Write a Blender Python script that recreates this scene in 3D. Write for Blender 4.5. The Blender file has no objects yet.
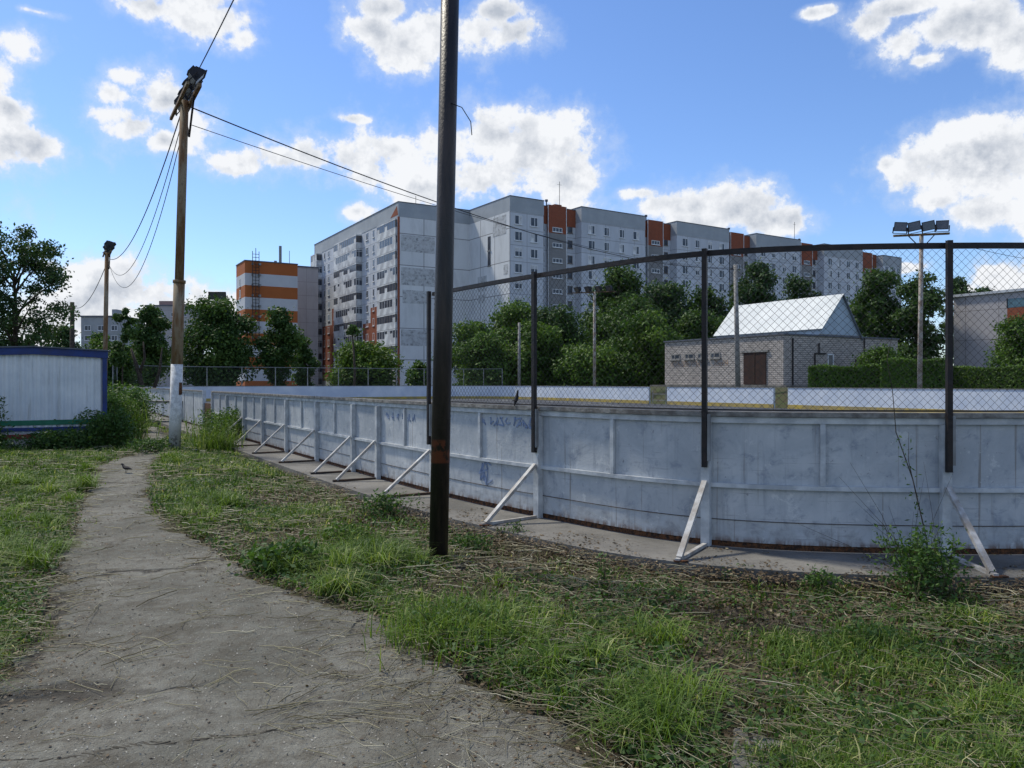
import bpy, math, random
import numpy as np
from mathutils import Vector, Matrix

R_ = math.radians
rnd = random.Random(7)
rng = np.random.default_rng(11)
scene = bpy.context.scene
COL = scene.collection

# ------------------------------------------------------------------ camera
cam_d = bpy.data.cameras.new('camera')
cam = bpy.data.objects.new('camera', cam_d); COL.objects.link(cam)
cam.location = (0, 0, 1.6)
cam.rotation_euler = (R_(89.89), 0, 0)
cam_d.sensor_width = 36; cam_d.lens = 27.77
cam_d.clip_start = 0.05; cam_d.clip_end = 6000
scene.camera = cam

# ------------------------------------------------------------------ light
EXPOSURE = 0.54
SKY_STRENGTH = 0.108
SUN_STRENGTH = 2.7
SUN_EL = R_(54)
SUN_DIR = Vector((-0.80 * math.cos(SUN_EL), 0.60 * math.cos(SUN_EL), math.sin(SUN_EL)))
scene.view_settings.view_transform = 'Standard'
scene.view_settings.look = 'None'
scene.view_settings.gamma = 1
scene.view_settings.exposure = EXPOSURE
sd = bpy.data.lights.new('sun', 'SUN'); sun = bpy.data.objects.new('sun', sd); COL.objects.link(sun)
sd.energy = SUN_STRENGTH; sd.angle = R_(5); sd.color = (1.0, 0.94, 0.80)
sun.rotation_euler = SUN_DIR.to_track_quat('Z', 'Y').to_euler()

class G:
    """tiny node graph helper"""
    def __init__(s, nt): s.nt = nt; s.n = nt.nodes; s.l = nt.links
    def node(s, t, ins=None, **kw):
        nd = s.n.new(t)
        for k, v in kw.items(): setattr(nd, k, v)
        if ins:
            for k, v in ins.items():
                if isinstance(v, bpy.types.NodeSocket): s.l.new(v, nd.inputs[k])
                else: nd.inputs[k].default_value = v
        return nd
    def m(s, op, a, b=None, c=None, clamp=False):
        ins = {0: a}
        if b is not None: ins[1] = b
        if c is not None: ins[2] = c
        nd = s.node('ShaderNodeMath', ins, operation=op); nd.use_clamp = clamp
        return nd.outputs[0]
    def v(s, op, a, b=None, c=None):
        ins = {0: a}
        if b is not None: ins[1] = b
        if c is not None: ins[2] = c
        nd = s.node('ShaderNodeVectorMath', ins, operation=op)
        return nd.outputs['Value'] if op in ('LENGTH', 'DOT_PRODUCT', 'DISTANCE') else nd.outputs[0]
    def noise(s, vec, scale, detail=4, rough=0.55, dist=0.0):
        nd = s.node('ShaderNodeTexNoise', {'Scale': scale, 'Detail': detail, 'Roughness': rough, 'Distortion': dist})
        if vec is not None: s.l.new(vec, nd.inputs['Vector'])
        return nd.outputs[0]
    def ramp(s, f, stops):
        nd = s.node('ShaderNodeValToRGB', {0: f})
        e = nd.color_ramp.elements
        while len(e) < len(stops): e.new(0.5)
        for el, (p, c) in zip(e, stops):
            el.position = p; el.color = (*c, 1) if len(c) == 3 else c
        return nd.outputs[0]
    def ss(s, f, a, b, lo=0.0, hi=1.0):
        nd = s.node('ShaderNodeMapRange', {0: f, 1: a, 2: b, 3: lo, 4: hi}, interpolation_type='SMOOTHSTEP')
        return nd.outputs[0]
    def mix(s, f, a, b, blend='MIX'):
        nd = s.node('ShaderNodeMix', data_type='RGBA', blend_type=blend)
        for i, val in ((0, f), (6, a), (7, b)):
            if isinstance(val, bpy.types.NodeSocket): s.l.new(val, nd.inputs[i])
            elif i == 0: nd.inputs[i].default_value = val
            else: nd.inputs[i].default_value = (*val, 1)
        return nd.outputs[2]

world = bpy.data.worlds.new('World'); scene.world = world; world.use_nodes = True
g = G(world.node_tree); g.n.clear()
sky = g.node('ShaderNodeTexSky', sky_type='NISHITA')
sky.sun_disc = False; sky.sun_elevation = SUN_EL
sky.sun_rotation = math.atan2(SUN_DIR.x, SUN_DIR.y)
sky.altitude = 100; sky.air_density = 1.0; sky.dust_density = 0.3; sky.ozone_density = 2.0
hs = g.node('ShaderNodeHueSaturation', {'Saturation': 1.06, 'Value': 1.0, 'Color': sky.outputs[0]})
D = g.node('ShaderNodeTexCoord').outputs['Generated']
sx = g.node('ShaderNodeSeparateXYZ', {0: D})
az = g.m('ARCTAN2', sx.outputs[0], sx.outputs[1])
el = g.m('ARCSINE', sx.outputs[2])
ae = g.node('ShaderNodeCombineXYZ', {0: az, 1: el, 2: 0.0}).outputs[0]
# wobble so that outlines of the clouds billow
n1 = g.node('ShaderNodeTexNoise', {'Scale': 9.0, 'Detail': 10.0, 'Roughness': 0.60, 'Vector': D})
# cloud centres: azimuth / elevation in degrees with radii
CL = [(-32.2, 19.9, 1.97, 1.41), (-31.0, 21.9, 1.60, 0.27), (-32.7, 14.5, 1.54, 1.37), (-31.1, 14.3, 1.49, 1.05), (-34.0, 18.7, 2.00, 2.16), (-32.7, 16.2, 1.28, 0.79),
      (-26.1, 19.3, 1.52, 0.93), (-27.0, 18.0, 1.73, 0.94), (-24.0, 18.1, 2.30, 1.32), (-25.5, 16.4, 2.36, 1.45), (-22.2, 16.8, 1.87, 1.48), (-23.7, 15.7, 1.82, 0.86),
      (-26.7, 16.8, 1.74, 0.83), (-24.6, 23.3, 2.70, 0.89), (-20.6, 23.2, 2.67, 1.26), (-18.7, 22.4, 1.30, 0.82), (-22.5, 24.7, 3.72, 1.11), (-27.8, 6.2, 1.93, 1.39),
      (-25.8, 6.5, 2.65, 1.55), (-23.7, 5.5, 3.34, 1.84), (-21.6, 5.7, 2.20, 1.20), (-29.2, 4.6, 1.93, 1.64), (-27.0, 4.4, 2.88, 1.67), (-30.6, 3.3, 2.15, 1.12),
      (-18.7, 14.7, 1.95, 0.90), (-16.4, 15.1, 2.40, 1.30), (-14.0, 15.6, 2.46, 1.44), (-11.6, 15.4, 2.78, 1.58), (-8.4, 16.2, 3.12, 1.98), (-5.2, 16.7, 3.16, 2.25),
      (-1.6, 17.4, 3.04, 2.11), (1.3, 16.4, 3.19, 2.54), (4.2, 14.7, 2.45, 1.90), (-2.3, 14.4, 5.07, 1.77), (-6.6, 13.9, 3.58, 1.09), (-10.9, 14.3, 2.80, 0.94),
      (-11.2, 12.0, 1.40, 0.68), (-11.0, 18.1, 1.26, 0.32), (-9.8, 23.7, 1.97, 1.20), (-7.7, 22.9, 2.42, 1.83), (-5.6, 24.2, 2.16, 1.68),
      (-2.3, 23.7, 2.17, 1.46), (0.6, 23.9, 2.18, 1.21), (-9.1, 25.0, 2.12, 0.82), (-0.9, 25.1, 2.18, 0.71), (9.2, 13.3, 1.70, 0.54),
      (11.0, 12.4, 2.52, 1.22), (13.4, 12.3, 2.88, 1.21), (15.8, 11.7, 2.28, 1.20), (18.4, 10.9, 1.96, 0.86), (13.4, 11.2, 4.12, 0.95), (21.2, 23.6, 0.88, 0.28),
      (24.5, 22.4, 1.20, 0.90), (26.4, 20.9, 1.63, 1.25), (28.4, 21.4, 1.68, 1.33), (30.9, 21.2, 2.14, 1.30), (32.5, 20.1, 1.55, 1.62), (27.6, 19.9, 1.48, 0.57),
      (26.2, 23.0, 2.34, 0.55), (25.3, 14.0, 1.42, 0.99), (26.7, 13.2, 2.31, 1.84), (29.0, 13.2, 2.44, 2.16), (31.7, 13.5, 2.31, 2.57), (33.8, 12.6, 2.01, 3.45),
      (27.9, 11.5, 2.27, 0.86), (30.6, 10.6, 2.68, 1.21), (26.4, 7.4, 1.16, 0.38), (29.8, 5.5, 1.42, 0.75), (32.0, 6.3, 1.77, 1.09), (31.2, 3.9, 2.12, 0.74),
      (24.4, 7.9, 0.72, 0.26),
      (-25.5, 6.0, 4.2, 1.5), (-21.5, 5.4, 3.4, 1.2), (-28.5, 4.6, 3.5, 1.6), (-18.6, 4.2, 3.0, .9), (-23.5, 4.0, 6.0, 1.5),
      # outside the frame, so that the light of the place is right
      (-60, 30, 14, 9), (-100, 22, 16, 8), (60, 24, 14, 8), (95, 34, 16, 9), (150, 28, 20, 10), (-150, 30, 20, 12), (10, 52, 20, 9),
      (-45, 8, 8, 3.5), (48, 9, 9, 4), (200, 40, 25, 10), (-70, 55, 22, 8)]
dist = None
for a_, e_, ra, re in CL:
    ra *= 1.20; re *= 1.16
    ra_, re_ = R_(ra), R_(re)
    q = g.v('MULTIPLY_ADD', ae, (1 / ra_, 1 / re_, 0), (-R_(a_) / ra_, -R_(e_) / re_, 0))
    q = g.v('LENGTH', q)
    dist = q if dist is None else g.node('ShaderNodeMath', {0: dist, 1: q, 2: 0.22}, operation='SMOOTH_MIN').outputs[0]
n2 = g.node('ShaderNodeTexNoise', {'Scale': 34.0, 'Detail': 10.0, 'Roughness': 0.66, 'Vector': D})
wob = g.m('ADD', g.m('MULTIPLY', g.m('SUBTRACT', n1.outputs[0], 0.5), 3.9), g.m('MULTIPLY', g.m('SUBTRACT', n2.outputs[0], 0.5), 1.7))
dens = g.m('ADD', g.m('SUBTRACT', 1.0, dist), wob)          # >0 inside
mask = g.m('MAXIMUM', g.ss(dens, -0.14, 0.46), g.m('MULTIPLY', g.ss(dens, -0.60, 0.30), 0.40))
# grey bellies: thick part and a billow noise of its own
n3 = g.node('ShaderNodeTexNoise', {'Scale': 19.0, 'Detail': 5.0, 'Roughness': 0.55, 'Vector': g.v('ADD', D, (3.1, 1.7, 0.035))})
n1u = g.node('ShaderNodeTexNoise', {'Scale': 9.0, 'Detail': 10.0, 'Roughness': 0.60, 'Vector': g.v('ADD', D, (-0.010, 0.0, 0.022))})
n2u = g.node('ShaderNodeTexNoise', {'Scale': 34.0, 'Detail': 10.0, 'Roughness': 0.66, 'Vector': g.v('ADD', D, (-0.003, 0.0, 0.007))})
relief = g.m('ADD', g.m('MULTIPLY', g.m('SUBTRACT', n1u.outputs[0], n1.outputs[0]), 3.4), g.m('MULTIPLY', g.m('SUBTRACT', n2u.outputs[0], n2.outputs[0]), 1.6))
belly = g.m('ADD', g.m('MULTIPLY', g.ss(dens, 0.15, 1.4), g.ss(n3.outputs[0], 0.30, 0.70)), relief)
belly = g.m('MULTIPLY', g.m('MULTIPLY', belly, g.ss(dens, 0.05, .6)), 1.15, clamp=True)
ccol = g.mix(belly, (0.93, 0.95, 0.985), (0.50, 0.55, 0.635))
thin = g.mix(g.m('MULTIPLY', mask, 1.0), (0.55, 0.68, 0.92), ccol)
tint = g.mix(1.0, hs.outputs[0], (.80, .90, 1.10), 'MULTIPLY')
bgs = g.node('ShaderNodeBackground', {'Color': tint, 'Strength': SKY_STRENGTH})
bgc = g.node('ShaderNodeBackground', {'Color': thin, 'Strength': 0.68})
up = g.ss(sx.outputs[2], 0.0, 0.03)
ms = g.node('ShaderNodeMixShader', {0: g.m('MULTIPLY', mask, up), 1: bgs.outputs[0], 2: bgc.outputs[0]})
g.node('ShaderNodeOutputWorld', {'Surface': ms.outputs[0]})

# ------------------------------------------------------------------ materials
MATS = {}
def mat(name, base=(.5, .5, .5), rough=0.8, metal=0.0, var=None, scale=3.0, bump=0.0, bscale=30.0, coord='Object', spec=0.3, fn=None):
    if name in MATS: return MATS[name]
    m = bpy.data.materials.new(name); m.use_nodes = True; MATS[name] = m
    h = G(m.node_tree); h.n.clear()
    b = h.node('ShaderNodeBsdfPrincipled', {'Roughness': rough, 'Metallic': metal, 'Specular IOR Level': spec})
    o = h.node('ShaderNodeOutputMaterial', {'Surface': b.outputs[0]})
    tc = h.node('ShaderNodeTexCoord').outputs[coord]
    if fn: colr = fn(h, tc, b, o)
    else:
        f = h.noise(tc, scale, 6, 0.6)
        lo = var or tuple(c * 0.75 for c in base)
        colr = h.mix(h.ss(f, 0.35, 0.68), lo, base)
    if colr is not None:
        if isinstance(colr, bpy.types.NodeSocket): h.l.new(colr, b.inputs['Base Color'])
        else: b.inputs['Base Color'].default_value = (*colr, 1)
    if bump:
        bn = h.node('ShaderNodeBump', {'Strength': bump, 'Distance': 0.02, 'Height': h.noise(tc, bscale, 5, 0.6)})
        h.l.new(bn.outputs[0], b.inputs['Normal'])
    return m

def f_ground(h, tc, b, o):
    a = h.noise(tc, 1.3, 6, 0.65); c = h.noise(tc, 22, 5, 0.7)
    k = h.mix(h.ss(a, .4, .62), (.075, .062, .043), (.135, .118, .088))
    k = h.mix(h.ss(c, .45, .62), k, (.07, .08, .03))
    bn = h.node('ShaderNodeBump', {'Strength': .9, 'Distance': .04, 'Height': h.noise(tc, 30, 6, .7)})
    h.l.new(bn.outputs[0], b.inputs['Normal'])
    return k
M_ground = mat('ground_soil', rough=1, spec=.1, fn=f_ground)
def f_path(h, tc, b, o):
    a = h.noise(tc, .9, 6, .62, .6); c = h.noise(tc, 9, 7, .72); d = h.noise(tc, 70, 4, .7)
    k = h.mix(h.ss(a, .36, .64), (.150, .148, .122), (.240, .234, .198))
    k = h.mix(h.ss(c, .35, .7, .0, .75), k, (.115, .100, .076))
    k = h.mix(h.ss(d, .60, .74, 0, .7), k, (.33, .32, .29))
    k = h.mix(h.ss(d, .40, .27, 0, .8), k, (.06, .052, .042))
    st = h.node('ShaderNodeTexVoronoi', {'Scale': 55.0, 'Vector': tc})
    k = h.mix(h.ss(st.outputs['Distance'], .28, .12, 0, .55), k, h.mix(h.ss(st.outputs['Color'], .3, .8), (.10, .09, .075), (.40, .38, .33)))
    k = h.mix(h.ss(h.noise(tc, 2.6, 8, .72, .5), .50, .66, 0, .7), k, (.10, .088, .066))
    # thin wandering cracks
    w = h.v('MULTIPLY_ADD', tc, (.55, .8, 0), h.v('MULTIPLY', h.node('ShaderNodeTexNoise', {'Scale': 1.6, 'Detail': 6.0, 'Vector': tc}).outputs['Color'], (.7, .7, 0)))
    vo = h.node('ShaderNodeTexVoronoi', {'Scale': .45, 'Vector': w}, feature='DISTANCE_TO_EDGE')
    cr = h.m('MULTIPLY', h.ss(vo.outputs['Distance'], .016, .0), h.ss(h.noise(tc, .5, 3), .46, .54))
    k = h.mix(h.m('MULTIPLY', cr, .8), k, (.05, .043, .034))
    hh = h.m('ADD', h.m('MULTIPLY', c, .5), h.m('ADD', h.m('MULTIPLY', d, .35), h.m('MULTIPLY', cr, -.8)))
    bn = h.node('ShaderNodeBump', {'Strength': 1.0, 'Distance': .05, 'Height': hh})
    h.l.new(bn.outputs[0], b.inputs['Normal'])
    return k
M_path = mat('path_dirt', rough=.95, spec=.2, fn=f_path)
def f_asphalt(h, tc, b, o):
    a = h.noise(tc, .18, 5, .6, .5); c = h.noise(tc, 60, 4, .7)
    k = h.mix(h.ss(a, .4, .65), (.040, .043, .050), (.075, .080, .09))
    k = h.mix(h.ss(c, .55, .75, 0, .4), k, (.14, .14, .14))
    s_ = h.noise(h.v('MULTIPLY', tc, (1.0, .12, 1)), .8, 3, .5)
    return h.mix(h.ss(s_, .60, .66, 0, .45), k, (.17, .17, .16))
M_asphalt = mat('asphalt', rough=.9, fn=f_asphalt)
def f_slab(h, tc, b, o):
    a = h.noise(tc, .8, 6, .65); c = h.noise(tc, 14, 6, .7)
    k = h.mix(h.ss(a, .35, .65), (.11, .105, .095), (.20, .19, .172))
    k = h.mix(h.ss(c, .52, .72, 0, .6), k, (.085, .075, .06))
    bn = h.node('ShaderNodeBump', {'Strength': .6, 'Distance': .02, 'Height': c}); h.l.new(bn.outputs[0], b.inputs['Normal'])
    return k
M_slab = mat('concrete_slab', rough=.95, fn=f_slab)

def f_board(h, tc, b, o):
    # weathered pale blue paint on steel sheet: scuffs, vertical drips, grime low down and rust at the foot
    sp = h.node('ShaderNodeSeparateXYZ', {0: tc}); z = sp.outputs[2]
    a = h.noise(tc, 1.7, 6, .65, .8); c = h.noise(tc, 7, 7, .7, .4)
    drip = h.noise(h.v('MULTIPLY', tc, (14, 14, .9)), 1.0, 5, .6)
    k = h.mix(h.ss(a, .34, .70), (.39, .415, .44), (.55, .565, .575))
    k = h.mix(h.ss(c, .50, .72, 0, .7), k, (.185, .215, .275))
    k = h.mix(h.ss(drip, .56, .74, 0, .5), k, (.24, .26, .29))
    k = h.mix(h.ss(h.noise(tc, 26, 5, .75), .66, .74, 0, .5), k, (.15, .16, .18))
    lowm = h.m('MULTIPLY', h.ss(z, .42, .08), h.ss(c, .38, .62))
    k = h.mix(h.m('MULTIPLY', lowm, .45), k, (.22, .19, .15))
    oi = h.node('ShaderNodeObjectInfo').outputs['Random']
    k = h.mix(h.m('MULTIPLY', oi, .45), k, (.20, .225, .26))
    tco = h.v('ADD', tc, h.node('ShaderNodeCombineXYZ', {0: h.m('MULTIPLY', oi, 37.0), 1: 0.0, 2: 0.0}).outputs[0])
    runs = h.noise(h.v('MULTIPLY', tco, (22, 22, .5)), 1.0, 4, .6)
    k = h.mix(h.ss(runs, .60, .72, 0, .65), k, (.17, .14, .11))
    chips = h.noise(tco, 11, 8, .8)
    k = h.mix(h.ss(chips, .625, .65, 0, .6), k, (.12, .115, .13))
    k = h.mix(h.ss(h.noise(tco, 5, 8, .75), .60, .63, 0, .55), k, (.60, .61, .60))
    scr = h.noise(h.v('MULTIPLY', tco, (2, 2, 60)), 1.0, 3, .6)
    k = h.mix(h.m('MULTIPLY', h.ss(scr, .62, .68, 0, .5), h.ss(a, .45, .6)), k, (.14, .15, .18))
    rustm = h.m('MULTIPLY', h.ss(z, .17, .085), h.ss(drip, .42, .58))
    k = h.mix(h.m('MULTIPLY', rustm, .8), k, (.13, .055, .025))
    bn = h.node('ShaderNodeBump', {'Strength': .35, 'Distance': .03, 'Height': h.m('ADD', a, h.m('MULTIPLY', c, .3))})
    h.l.new(bn.outputs[0], b.inputs['Normal'])
    return k
M_board = mat('board_paint', rough=.55, fn=f_board, spec=.35)
M_frame = mat('frame_paint', (.56, .58, .59), .6, 0, (.36, .38, .40), 5, .2, 25)
M_brace = mat('brace_white_paint', (.52, .52, .51), .6, 0, (.30, .27, .24), 7, .2)
M_footbar = mat('foot_bar_steel', (.045, .04, .038), .7, .3, (.10, .06, .04), 8)
M_rail = mat('weathered_rail', (.27, .26, .24), .85, 0, (.12, .11, .10), 9, .4, 40)
def f_rust(h, tc, b, o):
    c = h.noise(tc, 24, 6, .7)
    return h.mix(h.ss(c, .4, .62), (.035, .022, .016), (.15, .062, .026))
M_rust = mat('rusty_foot', rough=.95, fn=f_rust, bump=.6, bscale=60)
M_inner = mat('inner_board_white', (.66, .69, .74), .5, 0, (.50, .55, .64), .7)
M_yellow = mat('kick_plate_yellow', (.50, .36, .07), .6, 0, (.30, .24, .12), 2)
M_dark = mat('dark_fence_paint', (.012, .011, .012), .5, .1, (.028, .020, .018), 9, .3)
M_wire = mat('mesh_wire', (.03, .03, .034), .6, .2, (.05, .042, .035), 14)
M_wirefar = mat('mesh_wire_galvanised', (.16, .17, .18), .5, .6)
M_galv = mat('galvanised_post', (.30, .31, .32), .6, .4, (.2, .2, .2), 4)
def f_pole(h, tc, b, o):
    c = h.noise(h.v('MULTIPLY', tc, (9, 9, 1.5)), 1.0, 6, .65)
    k = h.mix(h.ss(c, .4, .68), (.013, .011, .010), (.040, .030, .024))
    sp = h.node('ShaderNodeSeparateXYZ', {0: tc}); z = sp.outputs[2]
    patch = h.m('MULTIPLY', h.m('MULTIPLY', h.ss(z, .97, .99), h.ss(z, 1.20, 1.17)), h.ss(h.noise(tc, 6, 4, .6), .44, .50))
    return h.mix(patch, k, (.13, .038, .02))
M_pole = mat('blackened_pole', rough=.45, metal=.2, fn=f_pole, bump=.25, bscale=40, spec=.5)
def f_rpole(h, tc, b, o):
    c = h.noise(h.v('MULTIPLY', tc, (4, 4, .8)), 1.2, 6, .65); d = h.noise(tc, 14, 5, .7)
    k = h.mix(h.ss(c, .42, .6), (.155, .082, .036), (.24, .19, .125))
    return h.mix(h.ss(d, .55, .7, 0, .7), k, (.07, .045, .03))
M_rustpole = mat('rusty_pole_paint', rough=.8, fn=f_rpole)
def f_wpole(h, tc, b, o):
    sp = h.node('ShaderNodeSeparateXYZ', {0: tc}); z = sp.outputs[2]
    d = h.noise(tc, 11, 6, .7)
    k = h.mix(h.ss(d, .35, .65), (.42, .42, .41), (.66, .66, .65))
    low = h.m('MULTIPLY', h.ss(z, .75, .15), h.ss(d, .42, .58))
    k = h.mix(low, k, (.09, .085, .08))
    return h.mix(h.ss(d, .64, .70, 0, .8), k, (.2, .12, .07))
M_whitepole = mat('flaking_whitewash', rough=.85, fn=f_wpole)
M_conc = mat('concrete_pole', (.30, .29, .27), .9, 0, (.20, .19, .18), 3)
M_lamp = mat('floodlight_black', (.012, .012, .015), .45, .1, (.025, .025, .03), 6)
M_glasslamp = mat('floodlight_glass', (.05, .055, .06), .15, .0, (.08, .08, .09), 6, spec=.8)
M_cable = mat('cable_black', (.012, .012, .014), .6)
M_bark = mat('bark', (.085, .068, .05), .95, 0, (.035, .028, .022), 8, .7, 20)

def foliage(name, lo, hi, warm=None, tr=.25):
    m = bpy.data.materials.new(name); m.use_nodes = True; MATS[name] = m
    h = G(m.node_tree); h.n.clear()
    at = h.node('ShaderNodeAttribute', attribute_name='tone').outputs['Fac']
    stops = [(0, lo), (.8, hi), (1, warm or hi)]
    k = h.ramp(at, stops)
    b = h.node('ShaderNodeBsdfPrincipled', {'Roughness': .6, 'Specular IOR Level': .25, 'Base Color': k})
    t = h.node('ShaderNodeBsdfTranslucent', {'Color': h.mix(1.0, k, (1.25, 1.35, .55), 'MULTIPLY')})
    mx = h.node('ShaderNodeMixShader', {0: tr, 1: b.outputs[0], 2: t.outputs[0]})
    h.node('ShaderNodeOutputMaterial', {'Surface': mx.outputs[0]})
    return m
M_leaf = {
 'dark': foliage('leaves_dark', (.026, .060, .014), (.072, .130, .028), (.11, .17, .035)),
 'mid': foliage('leaves_mid', (.038, .085, .014), (.105, .180, .030), (.15, .22, .04)),
 'light': foliage('leaves_light', (.050, .095, .016), (.115, .185, .032), (.17, .22, .04)),
 'blue': foliage('leaves_bluegreen', (.024, .055, .020), (.068, .120, .040), (.09, .15, .045)),
 'weed': foliage('weed_leaves', (.028, .066, .018), (.080, .150, .034), (.14, .20, .05), .3),
}
M_grass = foliage('grass_blades', (.036, .080, .013), (.155, .235, .036), (.42, .41, .18), .3)
M_straw = foliage('dry_stalks', (.10, .085, .045), (.33, .30, .19), (.46, .43, .32), .1)
M_litter = foliage('dead_leaves', (.045, .030, .017), (.16, .115, .066), (.32, .26, .16), .1)

def panelmat(name, base, dark, bw, bh, seam=(.2, .2, .2), ms=.012, var=.35, stain=.3, rough=.85):
    def fn(h, tc, b, o):
        sp = h.node('ShaderNodeSeparateXYZ', {0: tc})
        u = h.m('ADD', sp.outputs[0], sp.outputs[1])
        uv = h.node('ShaderNodeCombineXYZ', {0: u, 1: sp.outputs[2], 2: 0.0}).outputs[0]
        br = h.node('ShaderNodeTexBrick', {'Vector': uv, 'Color1': (*base, 1), 'Color2': (*dark, 1), 'Mortar': (*seam, 1), 'Scale': 1.0,
             'Mortar Size': ms, 'Mortar Smooth': .1, 'Bias': 0.0, 'Brick Width': bw, 'Row Height': bh}, offset=0.0 if bh > 1 else .5, squash=1.0)
        n = h.noise(h.v('MULTIPLY', tc, (1, 1, .35)), .5, 7, .65, .3)
        k = h.mix(h.ss(n, .42, .72, 0, stain), br.outputs[0], tuple(c * .55 for c in dark))
        return h.mix(h.ss(h.noise(tc, 5, 5, .7), .5, .75, 0, stain * .6), k, tuple(c * .6 for c in base))
    return mat(name, rough=rough, fn=fn)
M_tower = panelmat('apartment_panels', (.54, .57, .62), (.47, .50, .55), 3.6, 2.86, (.27, .28, .30), .05, stain=.3)
M_gable = panelmat('gable_panels', (.68, .70, .72), (.62, .64, .66), 5.0, 5.72, (.20, .20, .21), .07, stain=.35)
M_attic = mat('attic_grey', (.36, .39, .42), .85, 0, (.31, .34, .37), .4)
M_redbrick = panelmat('red_brick', (.29, .07, .03), (.24, .06, .026), .5, .15, (.20, .10, .07), .02)
M_greybrick = panelmat('grey_brick', (.24, .24, .245), (.20, .20, .205), .5, .15, (.22, .22, .22), .02)
M_ora = mat('orange_panels', (.43, .135, .035), .8, 0, (.36, .11, .03), .6)
M_whitewall = mat('white_render', (.50, .52, .55), .85, 0, (.40, .42, .45), .5)
M_beige = panelmat('pinkish_grey_panels', (.42, .395, .40), (.37, .35, .36), 3.2, 2.9, (.25, .23, .23), .04)
M_win = mat('window_glass', (.035, .042, .055), .22, 0, (.075, .085, .105), .3, spec=.35)
M_winframe = mat('window_frame_white', (.72, .74, .76), .6, 0, (.55, .56, .58), 1)
M_winwood = mat('window_frame_wood', (.20, .17, .15), .7)
M_balc = mat('balcony_parapet', (.68, .70, .71), .8, 0, (.40, .41, .43), .6)
M_silicate = panelmat('silicate_brick', (.52, .46, .41), (.38, .34, .305), .40, .16, (.15, .145, .145), .022, stain=.4)
M_tin = mat('metal_roof', fn=lambda h, tc, b, o: h.mix(h.ss(h.node('ShaderNodeTexWave', {'Vector': tc, 'Scale': 1.1}, bands_direction='Y').outputs[1], .92, 1.0, 0, .6),
            h.mix(h.ss(h.noise(tc, .5, 4), .35, .7), (.165, .19, .225), (.21, .235, .27)), (.30, .34, .38)), rough=.45, metal=.25)
M_tinblue = mat('metal_gable', (.36, .44, .52), .5, .1, (.30, .37, .44), .8)
M_doorrust = mat('dark_brown_door', (.028, .014, .010), .7, 0, (.045, .02, .014), 2)
M_letters = mat('faded_orange_letters', (.42, .25, .14), .8, 0, (.33, .27, .22), 5)
M_contw = mat('container_white', rough=.55, fn=lambda h, tc, b, o: h.mix(h.ss(h.node('ShaderNodeSeparateXYZ', {0: tc}).outputs[2], .75, .1, 0, .6), h.mix(h.ss(h.noise(h.v('MULTIPLY', tc, (9, 9, .6)), 1.0, 6, .65), .54, .74, 0, .6),
    h.mix(h.ss(h.noise(tc, 1.3, 6, .65), .35, .68), (.55, .58, .61), (.66, .68, .70)), (.27, .25, .22)), (.24, .22, .18)))
M_contb = mat('container_blue', (.018, .045, .19), .5, 0, (.02, .035, .12), 3)
M_contg = mat('stripe_green', (.02, .16, .09), .5)
M_contr = mat('stripe_red', (.26, .03, .03), .5)
M_controof = mat('container_roof', (.12, .13, .16), .6)
M_bird = mat('bird_dark', (.008, .008, .010), .7, 0, (.014, .014, .018), 30)
M_birdleg = mat('bird_leg', (.10, .04, .03), .7)
M_hblock = mat('far_panel_block', (.33, .35, .37), .85, 0, (.27, .29, .31), .3)

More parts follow.
